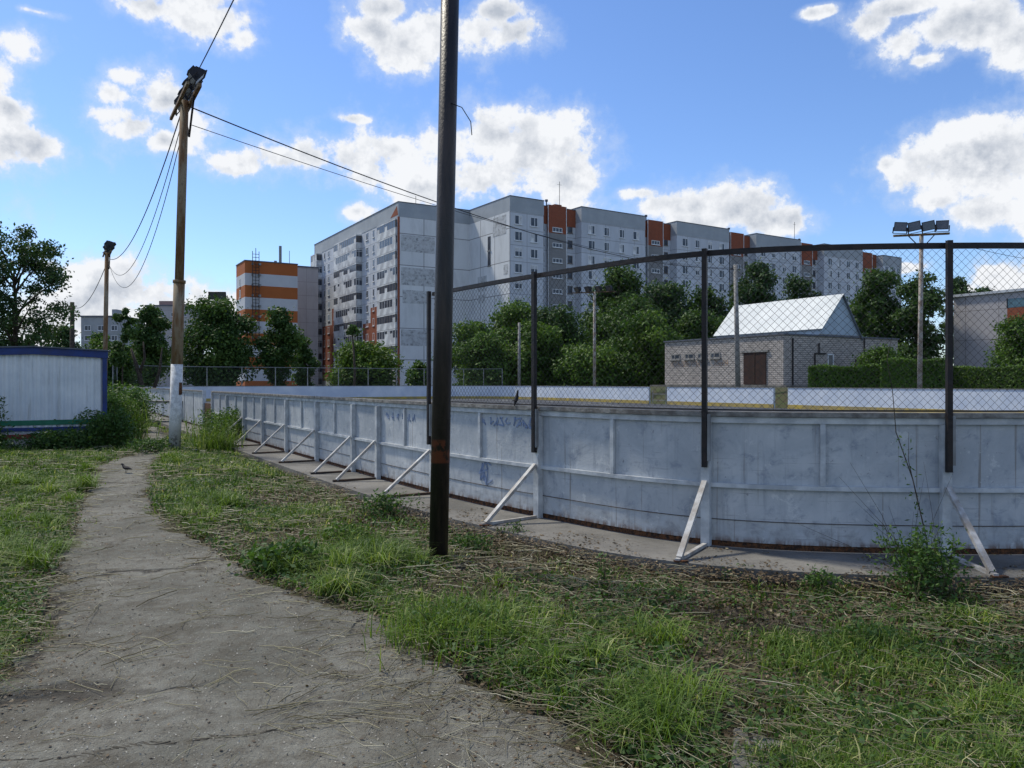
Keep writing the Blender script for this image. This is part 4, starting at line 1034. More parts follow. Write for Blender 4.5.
def tree(label, x, Y, ytop, wpx, kind, leaves=7000, trunk_frac=.15, name='tree', z0=0.0, clumps=30, lsize=None, shape='round', airy=1.0, group=None, ybot=None, cat='tree', lean=0):
    if 455 < x < 720: wpx *= 1.22; leaves *= 1.3
    clumps = int(clumps * 1.9)
    base = px(x, Y, z0); H = 1.6 + (382.5 - ytop) * Y / 790 - z0; W = wpx / 790 * Y
    t = thing(name, label, cat, base, 0, group)
    zc0 = H * trunk_frac; hc = H - zc0
    cs, rs = [], []
    for k in range(clumps):
        v = (k + rnd.random()) / clumps; z = zc0 + hc * (.06 + .88 * v)
        prof = {'round': math.sin(math.pi * (.12 + .80 * v)) ** .6, 'cone': max(.12, 1.02 - v) ** .75 * (1 if v > .1 else .7), 'oval': math.sin(math.pi * (.06 + .88 * v)) ** .8, 'vase': .45 + .6 * math.sin(math.pi * min(1, v * 1.05) * .75)}[shape]
        a = rnd.uniform(0, 2 * math.pi); ro = W / 2 * prof * math.sqrt(rnd.random()) * .80
        rad_ = W * rnd.choice((.09, .13, .17, .22)) * rnd.uniform(.85, 1.15) * airy * (.75 + .4 * prof)
        cs.append((math.cos(a) * ro + lean * z, math.sin(a) * ro, min(z, H - rad_ * .6))); rs.append(rad_)
    cs = np.array(cs); rs = np.array(rs)
    lsize = lsize or max(.085, .0021 * Y); leaves = int(leaves * 1.9)
    V, F, tn = leafcloud(cs, rs, leaves, lsize)
    V[:, 2] = np.maximum(V[:, 2], .02)
    npmesh('crown', V, F, M_leaf[kind], t, tn)
    mb = MB(); r0 = max(.06, W * .030); topz = zc0 + hc * .7
    tp = [Vector((0, 0, -.1)), Vector((rnd.uniform(-.1, .1) + lean * topz * .3, .05, topz * .35)), Vector((rnd.uniform(-.25, .25) + lean * topz * .7, rnd.uniform(-.2, .2), topz * .7)), Vector((lean * topz, 0, topz))]
    mb.tube(tp, [r0, r0 * .8, r0 * .55, r0 * .2], 8)
    for k in range(0, len(cs), 3):
        c = Vector(cs[k]); f = min(.9, max(.25, (c.z - hc * .25) / topz)); 
        i_ = min(2, int(f * 3)); p = tp[i_].lerp(tp[i_ + 1], f * 3 - i_)
        if p.z > c.z: p = tp[1].lerp(tp[2], .2)
        mb.tube([p, p.lerp(c, .5) + Vector((0, 0, .06 * W * rnd.uniform(-.3, 1))), c], [r0 * .38, r0 * .24, r0 * .08], 5)
    mb.build('trunk', M_bark, t, True)
    return t
TG = 'trees and bushes behind the rink'
TREES = [
 ('airy dark-leaved tree at the left edge rising above the white cabin', 14, 40, 224, 112, 'blue', dict(leaves=9500, trunk_frac=.22, clumps=46, airy=.62, lsize=.085, shape='vase')),
 ('small distant round tree between the white cabin roof and the lamp pole', 64, 110, 323, 36, 'blue', dict(leaves=2500)),
 ('low bright bushy tree directly right of the cabin behind the second lamp pole', 98, 62, 332, 42, 'mid', dict(leaves=3500, trunk_frac=.05)),
 ('leaning dark tree with bare forked stems beside the path end', 122, 55, 306, 26, 'dark', dict(leaves=2600, trunk_frac=.35, clumps=12, lean=.03)),
 ('narrow dark tree standing close left of the rusty pole', 154, 74, 303, 44, 'dark', dict(leaves=4200, shape='oval')),
 ('broad dark willow-like tree right of the rusty pole', 219, 90, 296, 82, 'dark', dict(leaves=13000, trunk_frac=.04, shape='round', clumps=44)),
 ('upright tree in front of the orange striped building', 278, 92, 305, 46, 'dark', dict(leaves=5200, trunk_frac=.06, shape='oval')),
 ('dark rounded tree between the orange building and the balcony block', 304, 104, 334, 26, 'dark', dict(leaves=2200, trunk_frac=.05)),
 ('wide light green bush at the foot of the balcony block', 362, 96, 342, 74, 'light', dict(leaves=8000, trunk_frac=.02, clumps=36)),
 ('small low bush left of the black pole behind the netting', 418, 92, 361, 26, 'mid', dict(leaves=1500, trunk_frac=.02)),
 ('light bush directly right of the black pole', 470, 90, 322, 52, 'mid', dict(leaves=5200, trunk_frac=.02)),
 ('bushy green tree behind the short concrete post', 512, 92, 303, 62, 'mid', dict(leaves=7000, trunk_frac=.02)),
 ('dense dark bush between the post and the thin lamp pole', 552, 88, 306, 64, 'dark', dict(leaves=7000, trunk_frac=.02)),
 ('tallest dark tree in front of the apartment block behind the thin lamp pole', 618, 104, 264, 68, 'dark', dict(leaves=8000, shape='oval')),
 ('green bush at the foot of the thin lamp pole', 590, 80, 345, 66, 'mid', dict(leaves=5000, trunk_frac=.02)),
 ('light bushy tree left of the shed corner', 646, 82, 312, 62, 'mid', dict(leaves=6500, trunk_frac=.02)),
 ('round dark tree above the left end of the shed', 664, 108, 282, 66, 'blue', dict(leaves=7000)),
 ('tree between the mesh fence post and the metal roof', 706, 106, 287, 50, 'dark', dict(leaves=5500)),
 ('tall feathery tree behind the ridge of the metal roof', 757, 112, 260, 56, 'blue', dict(leaves=6500, shape='oval')),
 ('lower spreading tree behind the right half of the metal roof', 800, 116, 275, 54, 'blue', dict(leaves=5500)),
 ('tall dense birch right of the shed gable', 878, 84, 264, 58, 'dark', dict(leaves=8500, shape='oval', trunk_frac=.05)),
 ('dark tree directly behind the four-lamp pole', 918, 80, 272, 58, 'dark', dict(leaves=8500, shape='oval', trunk_frac=.05)),
 ('tree crown half hidden by the fence post above the flat building', 958, 96, 276, 36, 'blue', dict(leaves=3000, trunk_frac=.3)),
 ('little tree top showing over the flat building roof', 984, 110, 286, 34, 'blue', dict(leaves=2200, trunk_frac=.4)),
 ('bright round bush in front of the flat building at the right edge', 1020, 56, 316, 66, 'mid', dict(leaves=6500, trunk_frac=.08, lsize=.11)),
 ('shrub growing at the right end of the shed wall', 884, 62, 345, 56, 'mid', dict(leaves=4500, trunk_frac=.1, lsize=.11)),
 ('dark bush mass between the white cabin and the leaning tree', 112, 58, 344, 46, 'dark', dict(leaves=5000, trunk_frac=.02)),
 ('round green bush at the foot of the trees behind the netting, near the black pole', 490, 82, 334, 58, 'mid', dict(leaves=5500, trunk_frac=.02)),
 ('dark bush filling the gap between the two lamp-side bushes', 536, 84, 322, 50, 'mid', dict(leaves=5500, trunk_frac=.02)),
 ('deep green tree right of the thin lamp pole', 632, 90, 296, 66, 'dark', dict(leaves=7000, trunk_frac=.02)),
 ('dark bush standing against the left end of the shed', 660, 84, 330, 44, 'dark', dict(leaves=4500, trunk_frac=.02)),
 ('dark tree filling in left of the metal roof', 698, 98, 312, 56, 'dark', dict(leaves=5500, trunk_frac=.02)),
 ('dark tree between shed gable and birch', 856, 96, 300, 46, 'dark', dict(leaves=4500, trunk_frac=.02)),
 ('low bush between the leaning tree and the narrow dark tree', 140, 88, 345, 60, 'mid', dict(leaves=3000, trunk_frac=.02)),
]
for lab, x, Y, yt, w, kind, kw in TREES: tree(lab, x, Y, yt, w, kind, group=TG, name='bush' if 'bush' in lab.split(' ')[1:4] or 'shrub' in lab else 'tree', **kw)
# pollarded thin tree with a tuft on top
pt = thing('pollarded_tree', 'thin bare-stemmed tree with a tuft of leaves on top, in front of the balcony block', 'tree', px(354, 84))
MB().tube([(0, 0, 0), (.1, 0, 3), (-.15, 0, 6.6)], [.16, .13, .09], 8).build('trunk', M_bark, pt, True)
V, F, tn = leafcloud(np.array([(-.3, 0, 7.0), (.3, 0, 6.9), (-.15, 0, 7.4)]), np.array([.6, .55, .5]), 500, .16); npmesh('crown', V, F, M_leaf['dark'], pt, tn)
# bare leaning trunks beside the path end
bt = thing('bare_tree', 'bare forked trunks leaning to the right below the dark crowns near the path end', 'tree', px(146, 58))
MB().tube([(0, 0, 0), (-.5, 0, 2.2), (-1.1, 0, 4.1)], [.22, .17, .08], 8).tube([(-.5, 0, 2.2), (-.1, 0, 3.4), (-.2, 0, 4.6)], [.13, .1, .04], 7).tube([(.2, 0, 0), (.9, .2, 2.4), (1.1, .2, 4.2)], [.15, .11, .04], 7).build('trunk', M_bark, bt, True)

# distant woodland closing the horizon
cs = []; 
for k in range(420):
    a = R_(rnd.uniform(-75, 75)); d = rnd.uniform(330, 420); cs.append((math.sin(a) * d, math.cos(a) * d, rnd.uniform(1, 10)))
cs = np.array(cs); V, F, tn = leafcloud(cs, np.array([rnd.uniform(5, 9) for _ in cs]), 26000, 1.3)
V[:, 2] = np.maximum(V[:, 2], 0); tag(npmesh('far_wood', V, F, M_leaf['blue'], None, tn), kind='stuff')

# ---- clipped hedges
def hedge(label, x0, x1, Y0, Y1, h, thick=1.6, kind='mid', n=9000, z0=0.0, ls=.075):
    a, b = px(x0, Y0), px(x1, Y1); t = thing('hedge', label, 'hedge', (a.x, a.y, z0))
    d = (b - a); L = d.length; d.normalize(); s_ = Vector((-d.y, d.x, 0))
    # leaf shell of a box with soft corners
    u = rng.uniform(0, L, n); face = rng.uniform(size=n); v = rng.uniform(-thick/2, thick/2, n); w = rng.uniform(0, h, n)
    jit = np.abs(rng.normal(size=n)) * .10
    topm = face < .35; fr = (face >= .35) & (face < .9); en = face >= .9
    w = np.where(topm, h - jit + rng.normal(size=n) * .05 + .08 * np.sin(u * 2.1), w); v = np.where(fr, -thick/2 + jit, v); u = np.where(en, jit, u)
    nrm = np.where(topm[:, None], np.array([0, 0, 1.]), np.where(fr[:, None], -np.array(s_), -np.array(d)))
    C = np.outer(u, np.array(d)) + np.outer(v, np.array(s_)); C[:, 2] = w
    Nn = nrm + rng.normal(size=(n, 3)) * .55; Nn /= np.linalg.norm(Nn, axis=1, keepdims=True)
    V, F = diamonds(C, Nn, ls); tn = np.clip(.4 + .2 * rng.normal(size=n) + .1 * np.sin(u * 1.7), 0, 1)
    npmesh('foliage', V, F, M_leaf[kind], t, np.repeat(tn, 4))
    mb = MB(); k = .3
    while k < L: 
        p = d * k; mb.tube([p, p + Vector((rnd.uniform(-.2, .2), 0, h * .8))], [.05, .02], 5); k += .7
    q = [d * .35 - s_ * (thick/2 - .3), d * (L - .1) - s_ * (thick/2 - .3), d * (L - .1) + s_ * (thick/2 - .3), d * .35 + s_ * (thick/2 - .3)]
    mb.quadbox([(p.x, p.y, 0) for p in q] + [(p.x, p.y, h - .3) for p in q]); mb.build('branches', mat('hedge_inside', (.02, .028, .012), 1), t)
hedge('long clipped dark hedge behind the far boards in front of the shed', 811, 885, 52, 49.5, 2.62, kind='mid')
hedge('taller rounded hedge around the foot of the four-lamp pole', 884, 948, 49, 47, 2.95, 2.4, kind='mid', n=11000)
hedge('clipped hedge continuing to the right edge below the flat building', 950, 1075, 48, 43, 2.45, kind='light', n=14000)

# ---- ground cover: distance fields
WP = np.array([(p.x, p.y) for p in whole + endp])
def rink_inset(x, y):
    """signed distance-like: >0 outside the boards, by metres"""
    best = np.full(len(x), 1e9); sg = np.ones(len(x))
    for k in range(len(WP) - 1):
        a, b = WP[k], WP[k+1]; d = b - a; L2 = (d ** 2).sum()
        if L2 < 1e-8: continue
        t = np.clip(((x - a[0]) * d[0] + (y - a[1]) * d[1]) / L2, 0, 1)
        qx = x - (a[0] + t * d[0]); qy = y - (a[1] + t * d[1]); D_ = np.hypot(qx, qy)
        side = d[0] * qy - d[1] * qx     # >0 = left = rink side
        m = D_ < best; best = np.where(m, D_, best); sg = np.where(m, np.where(side > 0, -1, 1), sg)
    return best * sg
def pathd(x, y):
    """>0 on grass, metres from path edge (negative on the path)"""
    return np.maximum(edgeL(y) - x, x - edgeR(y)) * np.where(y > 29, 0, 1) + np.where(y > 29, 3, 0)
def scatter(n, x0, x1, y0, y1, power=1.0):
    # denser close to the camera, restricted to the view wedge
    y = y0 + (y1 - y0) * rng.uniform(size=n) ** power
    hw = .70 * y + .8; x = rng.uniform(-1, 1, n) * hw
    m = (x > x0) & (x < x1); return x[m], y[m]
def noise2(x, y, f, s): return fbm(x * f, y * f, s)
def valid(x, y, apron=.98):
    r = rink_inset(x, y)
    return (r > apron) & ~((x > -13.3) & (x < -10.0) & (y > 19.55) & (y < 26)), r
def blades(name, x, y, z, h, wd, lean, tone, m, flat=False, kind='stuff', parent=None, curl=1.0):
    n = len(x); a = rng.uniform(0, 2 * np.pi, n); dx, dy = np.cos(a), np.sin(a); px_, py_ = -dy, dx
    P0 = np.stack([x, y, z], -1); out = lean * h
    up = h if not flat else h * 0
    P1 = P0 + np.stack([dx * out * .35, dy * out * .35, up * .55 + (.012 + .02 * rng.uniform(size=n) if flat else 0)], -1)
    P2 = P0 + np.stack([dx * out * curl, dy * out * curl, up * np.maximum(.25, 1 - .45 * lean) + (.004 if flat else 0)], -1)
    W3 = np.stack([px_, py_, np.zeros(n)], -1) * (wd / 2)[:, None]
    V = np.stack([P0 - W3, P0 + W3, P1 + W3 * .8, P1 - W3 * .8, P2 + W3 * .15, P2 - W3 * .15], 1).reshape(-1, 3)
    b = np.arange(n)[:, None] * 6
    F = np.concatenate([b + np.array([[0, 1, 2, 3]]), b + np.array([[3, 2, 4, 5]])])
    o = npmesh(name, V, F, m, parent, np.repeat(np.clip(tone, 0, 1), 6))
    if kind: tag(o, kind=kind)
    return o
# green grass
X, Y = scatter(1050000, -60, 12, 2.6, 34, 1.55)
ok, rr = valid(X, Y); pd = pathd(X, Y); jit = .16 * noise2(X, Y, 5, 1) + .30 * noise2(X, Y, 1.7, 3)
lush = noise2(X, Y, .75, 2) * .5 + noise2(X, Y, 2.4, 6) * .5
right = (X > edgeR(Y))
# a trodden bare spot, a litter band along the apron and the mown corner
bare = np.exp(-(((X - px(238, 8.3).x) / .75) ** 2 + ((Y - 8.05) / .55) ** 2)) * 1.6
band = np.where((rr < 2.3) & (Y < 12), .80 * (1 - np.clip(rr - 1.0, 0, 9) / 1.8), 0) + np.where((rr < 4.2) & (Y < 11) & right, .25, 0)
near = np.where((Y < 4.8) & right, .30, 0)
pr = np.clip(.68 + 1.1 * lush - bare - band - near, .04, 1) * np.clip((pd + jit - .02) * 3.2, 0, 1)
patch = noise2(X, Y, 2.1, 21) + .6 * noise2(X, Y, 5.3, 23) - .10
pr *= np.where(right & (Y < 13), np.clip(1.0 - 1.5 * np.clip(patch, 0, 1), .10, 1), np.clip(1 - .7 * np.clip(patch, 0, 1), .25, 1))
keep = ok & (rng.uniform(size=len(X)) < pr)
X, Y, pd, lush, rr = X[keep], Y[keep], pd[keep], lush[keep], rr[keep]
d = np.hypot(X, Y)
h = (.05 + .075 * rng.uniform(size=len(X)) + .07 * np.clip(lush, 0, 1)) * np.clip(pd * 2 + .45, .4, 1) * np.where(Y > 13, 1.3, 1.0)
h *= 1 + .5 * (rng.uniform(size=len(X)) < .04)
wd = np.clip(.0032 + .0009 * d, .004, .03) * rng.uniform(.6, 1.3, len(X))
dry = noise2(X, Y, 1.3, 9)
tone = .30 + .24 * lush + .20 * rng.normal(size=len(X)) + .65 * (rng.uniform(size=len(X)) < (.10 + .32 * np.clip(dry + .2, 0, 1)))
lean = rng.uniform(.2, 1.3, len(X))
print('grass blades', len(X))
blades('grass', X, Y, hgt(X, Y), h, wd, lean, tone, M_grass)
# tufts of long grass
TX, TY = [], []
tx, ty = scatter(3200, -20, 9, 3.2, 20, 1.3); ok, rr_ = valid(tx, ty, 1.15); ok &= (pathd(tx, ty) > .12) & (noise2(tx, ty, .9, 7) > .05) & (rr_ > 2.2 + .6 * noise2(tx, ty, 2, 2)); tx, ty = tx[ok], ty[ok]
k = np.repeat(np.arange(len(tx)), 60); X = tx[k] + rng.normal(size=len(k)) * .05; Y = ty[k] + rng.normal(size=len(k)) * .05
hh = rng.uniform(.12, .26, len(tx))[k] * rng.uniform(.6, 1.15, len(k)); tt = rng.uniform(.25, .8, len(tx))[k] + .12 * rng.normal(size=len(k))
blades('long_grass', X, Y, hgt(X, Y), hh, np.clip(.003 + .0008 * Y, .004, .02), rng.uniform(.25, 1.25, len(k)), tt, M_grass)
tx, ty = scatter(640, -9, 8, 3.2, 13, 1.2); ok, rr_ = valid(tx, ty, 1.2); ok &= (pathd(tx, ty) > .06) & (noise2(tx, ty, 1.4, 17) > .12) & (rr_ > 2.4); tx, ty = tx[ok], ty[ok]
k = np.repeat(np.arange(len(tx)), 130); X = tx[k] + rng.normal(size=len(k)) * .07; Y = ty[k] + rng.normal(size=len(k)) * .06
hh = rng.uniform(.16, .42, len(tx))[k] * rng.uniform(.5, 1.15, len(k)); tt = rng.uniform(.1, .82, len(tx))[k] + .12 * rng.normal(size=len(k))
blades('tussocks', X, Y, hgt(X, Y), hh, np.clip(.003 + .0007 * Y, .004, .02), rng.uniform(.35, 1.5, len(k)), tt, M_grass)
# cut dry stalks lying about
def stalks(name, n, x0, x1, y0, y1, cond, lmin, lmax, z=.014, pw=1.6, parts=3):
    x, y = scatter(n, x0, x1, y0, y1, pw); m = cond(x, y); x, y = x[m], y[m]; n = len(x)
    a = rng.uniform(0, 2 * np.pi, n); L = rng.uniform(lmin, lmax, n) / parts; w = np.clip(.0013 + .0005 * y, .002, .010) * rng.uniform(.5, 1.4, n)
    Vs, Fs, Ts = [], [], []; cx, cy, base = x, y, 0; tn = rng.uniform(0, 1, n)
    hz = hgt(cx, cy) + z * rng.uniform(.6, 1.8, n)
    L0 = None
    rows = []
    for k in range(parts + 1):
        ox, oy = -np.sin(a) * w / 2 * (1 - .2 * k), np.cos(a) * w / 2 * (1 - .2 * k)
        lift = rng.uniform(0, .018, n)
        zc = np.maximum(hz, hgt(cx, cy) + .014)
        rows.append(np.stack([np.stack([cx - ox, cy - oy, zc + lift], -1), np.stack([cx + ox, cy + oy, zc + lift], -1), np.stack([cx, cy, zc + lift + w], -1)], 1))
        a = a + rng.normal(size=n) * .26; cx = cx + np.cos(a) * L; cy = cy + np.sin(a) * L
    V = np.stack(rows, 1).reshape(-1, 3)   # n, parts+1, 3
    per = (parts + 1) * 3; b = np.arange(n)[:, None] * per
    F = np.concatenate([b + np.array([[3*k + j, 3*k + (j+1) % 3, 3*k + 3 + (j+1) % 3, 3*k + 3 + j]]) for k in range(parts) for j in range(3)])
    o = npmesh(name, V, F, M_straw, None, np.repeat(tn, per)); tag(o, kind='stuff'); return o
stalks('straw', 27000, -12, 10, 2.7, 20, lambda x, y: valid(x, y, .8)[0] & (pathd(x, y) > -.1) & (noise2(x, y, 1.1, 9) + rng.normal(size=len(x)) * .35 > -.05), .08, .30, .06)
stalks('cut_stalks', 15000, -8, 4, 2.6, 22, lambda x, y: (pathd(x, y) < .0) & (rng.uniform(size=len(x)) < np.clip(.10 + .5 * noise2(x, y, 1.5, 5) + 1.2 * np.exp(pathd(x, y) * 2.2) * (x > -2.2), 0, 1)), .08, .34, .012)
stalks('cut_stalks', 170, -8, 4, 2.9, 9, lambda x, y: pathd(x, y) < -.1, .25, .55, .012, 1.3, 5)
def gpx_(p): Y = 1264 / (p[1] - 382.5); return ((p[0] - 512) / 790 * Y, Y)
M_soil = foliage('dark_crumbs', (.03, .025, .018), (.07, .055, .04), tr=0)
M_pebble = foliage('pale_pebbles', (.12, .11, .09), (.42, .40, .35), tr=0)
# small leaves: low weeds, and dead brown litter
def leaves(name, n, cond, size, m, zr, pw=1.5, y1=20, tonef=None, flat=.3):
    x, y = scatter(n, -14, 11, 2.7, y1, pw); mk = cond(x, y); x, y = x[mk], y[mk]; n = len(x)
    z = hgt(x, y) + rng.uniform(*zr, n) + .0; C = np.stack([x, y, z], -1)
    Nn = np.array([0, 0, 1.]) + rng.normal(size=(n, 3)) * flat; Nn /= np.linalg.norm(Nn, axis=1, keepdims=True)
    s = size * rng.uniform(.5, 1.4, n) * (1 + y * .03)
    V, F = diamonds(C, Nn, s, .6); tn = np.clip(rng.normal(size=n) * .25 + .45, 0, 1)
    tag(npmesh(name, V, F, m, None, np.repeat(tn, 4)), kind='stuff')
leaves('low_weeds', 260000, lambda x, y: valid(x, y, 1.0)[0] & (pathd(x, y) > .02) & (noise2(x, y, 1.9, 12) + rng.normal(size=len(x)) * .3 > .12 + .2 * (rink_inset(x, y) < 2.2)), .015, M_leaf['weed'], (.02, .11), flat=.6)
leaves('leaf_litter', 330000, lambda x, y: valid(x, y, .80)[0] & (pathd(x, y) > .0) & (y < 12) & (rng.uniform(size=len(x)) < np.where(rink_inset(x, y) < 2.2, .75, .40) ) , .014, M_litter, (.004, .05), flat=.5)
leaves('leaf_litter', 260000, lambda x, y: (rink_inset(x, y) > .03) & (rink_inset(x, y) < 1.15) & (noise2(x, y, 3, 4) + (rink_inset(x, y) - .45) * 1.6 > .12 + .6 * (x < -1.2)), .013, M_litter, (.055, .13), y1=14)
def near_line(x, y): return rng.uniform(size=len(x)) < np.clip(np.exp(pathd(x, y) * 2.6) * .9, .03, 1)
CRK = [gpx_(p) for p in ((60, 768), (141, 747), (213, 739), (273, 730), (341, 717), (400, 700))]
def crackd(x, y):
    best = np.full(len(x), 9.)
    for a, b in zip(CRK[:-1], CRK[1:]):
        a = np.array(a); d = np.array(b) - a; t = np.clip(((x - a[0]) * d[0] + (y - a[1]) * d[1]) / (d @ d), 0, 1)
        best = np.minimum(best, np.hypot(x - a[0] - t * d[0], y - a[1] - t * d[1] + .03 * np.sin(9 * x)))
    return best
leaves('pebbles', 26000, lambda x, y: pathd(x, y) < 0, .0045, M_pebble, (.015, .02), y1=14, flat=.6)
leaves('path_debris', 50000, lambda x, y: (pathd(x, y) < .02) & near_line(x, y), .010, M_litter, (.014, .02), y1=16, flat=.25)

# ---- individual weeds and shrubs
def weed(label, loc, h, w, stems, kind='weed', leaves_=400, ls=.02, name='weed', group=None, cat='plant', spread=.6, grassy=0):
    t = thing(name, label, cat, (loc[0], loc[1], float(hgt(loc[0], loc[1]))), 0, group)
    mb = MB(); Cs = []
    for k in range(stems):
        a = rnd.uniform(0, 2 * math.pi); b0 = Vector((rnd.gauss(0, w * .16), rnd.gauss(0, w * .16), -.02)); L = h * rnd.uniform(.55, 1.0)
        tip = b0 + Vector((math.cos(a) * w * .5 * rnd.uniform(.2, 1) * spread, math.sin(a) * w * .5 * rnd.uniform(.2, 1) * spread, L))
        md = b0.lerp(tip, .5) + Vector((rnd.gauss(0, .02), rnd.gauss(0, .02), L * .08)) * 1
        mb.tube([b0, md, tip], [.004 + .003 * h, .003 + .002 * h, .001], 4, False)
        for j in range(max(3, leaves_ // stems)):
            f = rnd.uniform(.12, 1); p = b0.lerp(md, f * 2) if f < .5 else md.lerp(tip, f * 2 - 1)
            r_ = (1.1 - f) * w * .16 + ls
            Cs.append((p.x + rnd.gauss(0, r_), p.y + rnd.gauss(0, r_), max(.01, p.z + rnd.gauss(0, r_ * .6))))
    Cs = np.array(Cs); n = len(Cs); Nn = np.array([0, 0, .8]) + rng.normal(size=(n, 3)) * .7; Nn /= np.linalg.norm(Nn, axis=1, keepdims=True)
    V, F = diamonds(Cs, Nn, ls, .42); npmesh('leaves', V, F, M_leaf[kind], t, np.repeat(np.clip(.45 + .22 * rng.normal(size=n), 0, 1), 4))
    mb.build('stems', MATS.get('weed_stem') or mat('weed_stem', (.07, .085, .03), .8, 0, (.10, .07, .035), 5), t)
    if grassy:
        m_ = grassy; x = rng.normal(size=m_) * w * .25; y = rng.normal(size=m_) * w * .25
        blades('blades', x, y, x * 0, h * rng.uniform(.5, 1.1, m_), np.full(m_, .0035 + .0008 * loc[1]), rng.uniform(.1, 1.1, m_), rng.uniform(.3, .9, m_), M_grass, kind=None, parent=t)
    return t
def gpx(x, y): Y = 1264 / (y - 382.5); return ((x - 512) / 790 * Y, Y)
WG = 'weeds along the rink'
W_ = [
 ('leafy shrub sprawling in front of the rightmost visible brace', gpx(925, 590), .62, .75, 30, 'weed', 2600, .020),
 ('slender leafy weed standing on the slab between two braces', gpx(603, 580), .34, .12, 3, 'weed', 90, .022),
 ('pair-stemmed weed against the boards right of the last brace', gpx(990, 556), .42, .22, 4, 'weed', 120, .022),
 ('drooping weed at the apron edge between the last two braces', gpx(822, 590), .26, .42, 12, 'weed', 420, .020),
 ('low green weed beside the foot of the second-last brace', gpx(735, 572), .16, .30, 10, 'weed', 300, .018),
 ('weed clump close behind the black pole foot', gpx(470, 548), .22, .45, 16, 'weed', 700, .020),
 ('leafy weed right of the black pole', gpx(512, 535), .24, .30, 10, 'weed', 350, .018),
 ('broad-leaved dark green weed patch at the path bend', gpx(285, 570), .24, .62, 24, 'weed', 1100, .032),
 ('weed patch hiding the slab edge left of the black pole', gpx(385, 515), .38, .70, 20, 'weed', 900, .026),
 ('green weed mound left of the black pole foot', gpx(350, 545), .24, .7, 20, 'mid', 900, .022),
 ('tangled grassy mound in the foreground bordering the dirt path', gpx(462, 640), .27, .85, 34, 'weed', 1300, .014),
 ('bright grass tussock at the bottom edge right of the dirt', gpx(645, 705), .19, .42, 10, 'weed', 160, .010),
 ('bluish green weed clump in the foreground grass at right', gpx(880, 640), .18, .55, 16, 'weed', 500, .018),
]
for i_, (lab, p, h, w, st, kd, nl, ls) in enumerate(W_):
    weed(lab, p, h, w, st, kd, nl, ls, group=WG, grassy=(1500, 700, 500)[i_ - 10] if i_ in (10, 11, 12) else 0)
# taller growth round the cabin and the rusty pole
W2 = [
 ('dark weed thicket in front of the cabin at the left edge', (-12.2, 17.7), .55, 1.2, 40, 'dark', 2600, .040),
 ('tall spiky weed at the left edge against the white cabin', (-11.75, 17.75), 1.5, .5, 8, 'dark', 420, .04),
 ('dark low thicket under the coloured stripes of the cabin', (-10.45, 18.5), .50, 1.2, 40, 'dark', 2800, .036),
 ('high weed thicket right of the cabin corner', (-9.75, 19.1), .95, .8, 44, 'weed', 3200, .036),
 ('pale feathery weeds at the far left of the path', (-10.65, 21.5), 1.3, .8, 30, 'mid', 2000, .036),
 ('weed thicket behind the cabin corner along the path', (-12.5, 25.5), 1.5, 1.2, 36, 'weed', 2600, .045),
 ('tall bush beyond the path end by the boards', (-15.4, 31.0), 1.6, 1.5, 36, 'mid', 2600, .06),
 ('tall grass clump right of the whitewashed pole foot', (-7.0, 18.7), .8, .6, 26, 'mid', 900, .022),
 ('yellowish tall grass at the start of the concrete apron', (-6.75, 18.1), .6, .4, 14, 'light', 300, .018),
 ('low weeds hugging the left side of the whitewashed pole foot', (-8.2, 17.9), .35, .7, 24, 'weed', 900, .028),
 ('weeds behind the pole in front of the rusty slot of the boards', (-7.9, 22.2), .95, 1.6, 36, 'mid', 2400, .036),
]
for i_, (lab, p, h, w, st, kd, nl, ls) in enumerate(W2):
    weed(lab, p, h, w * 1.45, st, kd, int(nl * 1.8), ls * 1.1, group='tall weeds by the cabin and the rusty pole', grassy=320 if i_ in (4, 7, 8, 10) else 0, name='weed_thicket')
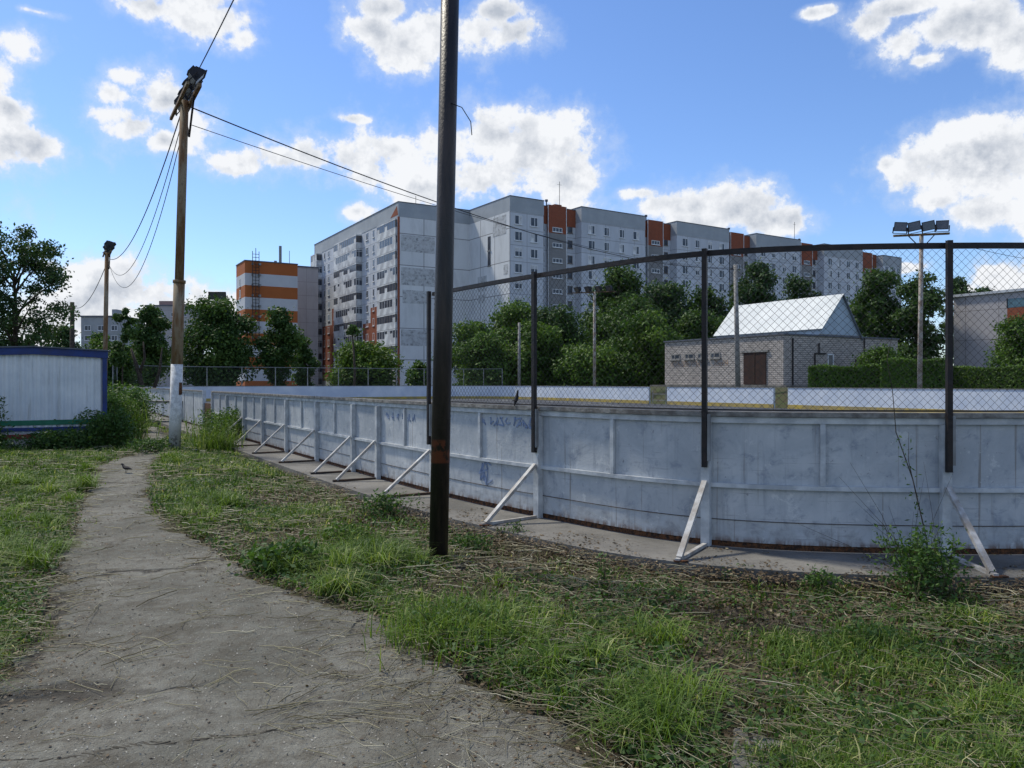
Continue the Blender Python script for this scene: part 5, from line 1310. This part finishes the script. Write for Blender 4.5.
# tall dead stalk and bare twigs in front of the boards
ds = thing('dead_stalk', 'tall dead plant stalk rising to the fence rail left of the last fence post', 'plant', (3.45, 6.75, .02))
pts = [(.12, -.05, 0), (.08, 0, .3), (0, .05, .75), (-.12, .1, 1.15), (-.14, .12, 1.5), (-.19, .12, 1.78), (-.14, .12, 2.0)]
MB().tube(pts, [.006, .006, .005, .004, .0035, .003, .0015], 5).tube([(.0, .05, .75), (-.03, .06, .9), (-.02, .08, 1.15)], [.004, .003, .001], 4).build('stem', M_bark, ds)
n = 70; Cs = np.array([(np.interp(z_, [0, .3, .75, 1.15, 1.5], [.12, .08, 0, -.12, -.14]) + rnd.gauss(0, .035), .05 + rnd.gauss(0, .03), z_) for z_ in [rnd.uniform(.25, 1.15) for _ in range(n)]])
Nn = rng.normal(size=(n, 3)); Nn /= np.linalg.norm(Nn, axis=1, keepdims=True); V, F = diamonds(Cs, Nn, .02, .4); npmesh('leaves', V, F, M_leaf['weed'], ds, np.full(n * 4, .5))
tw = thing('dry_twigs', 'spray of thin bare twigs fanning out in front of the boards at right', 'plant', (3.2, 6.45, .02))
mb = MB()
for k in range(12):
    a = rnd.uniform(-1.15, .25); L = rnd.uniform(.5, 1.15); x0 = rnd.gauss(.1, .06)
    mb.tube([(x0, 0, 0), (x0 + math.sin(a) * L * .45, rnd.uniform(-.05, .1), math.cos(a) * L * .45), (x0 + math.sin(a) * L + rnd.gauss(0, .05), rnd.uniform(-.05, .2), math.cos(a) * L * .85)], [.0026, .0018, .0008], 4, False)
mb.build('twigs', M_bark, tw)
# broken kerb slab at the bottom edge
ks = MB().quadbox([(1.0, 3.55, -.02), (1.28, 3.35, -.02), (1.12, 3.02, -.02), (.86, 3.12, -.02), (1.0, 3.57, .045), (1.27, 3.36, .04), (1.11, 3.03, .04), (.87, 3.13, .05)]).build('concrete_block', M_slab, bevel=.01)
tag(ks, 'small half-buried concrete block at the bottom edge', 'block')
# small metal frame by the far left boards
sf = thing('metal_frame', 'low white tubular frame with a plank beside the far left boards', 'frame', (-14.9, 31.2, 0))
mb = MB()
for x, y in ((0, 0), (2.0, .2), (0, 1.0), (2.0, 1.2)): mb.bar((x, y, 0), (x, y, 1.15 if x == 0 else .8), .05, .05)
mb.bar((0, 0, .8), (2.0, .2, .8), .05, .06).bar((0, 1, .8), (2.0, 1.2, .8), .05, .06); mb.build('legs', M_brace, sf)
MB().box(-.05, 2.05, .05, 1.1, .835, .87).build('plank', M_rail, sf)
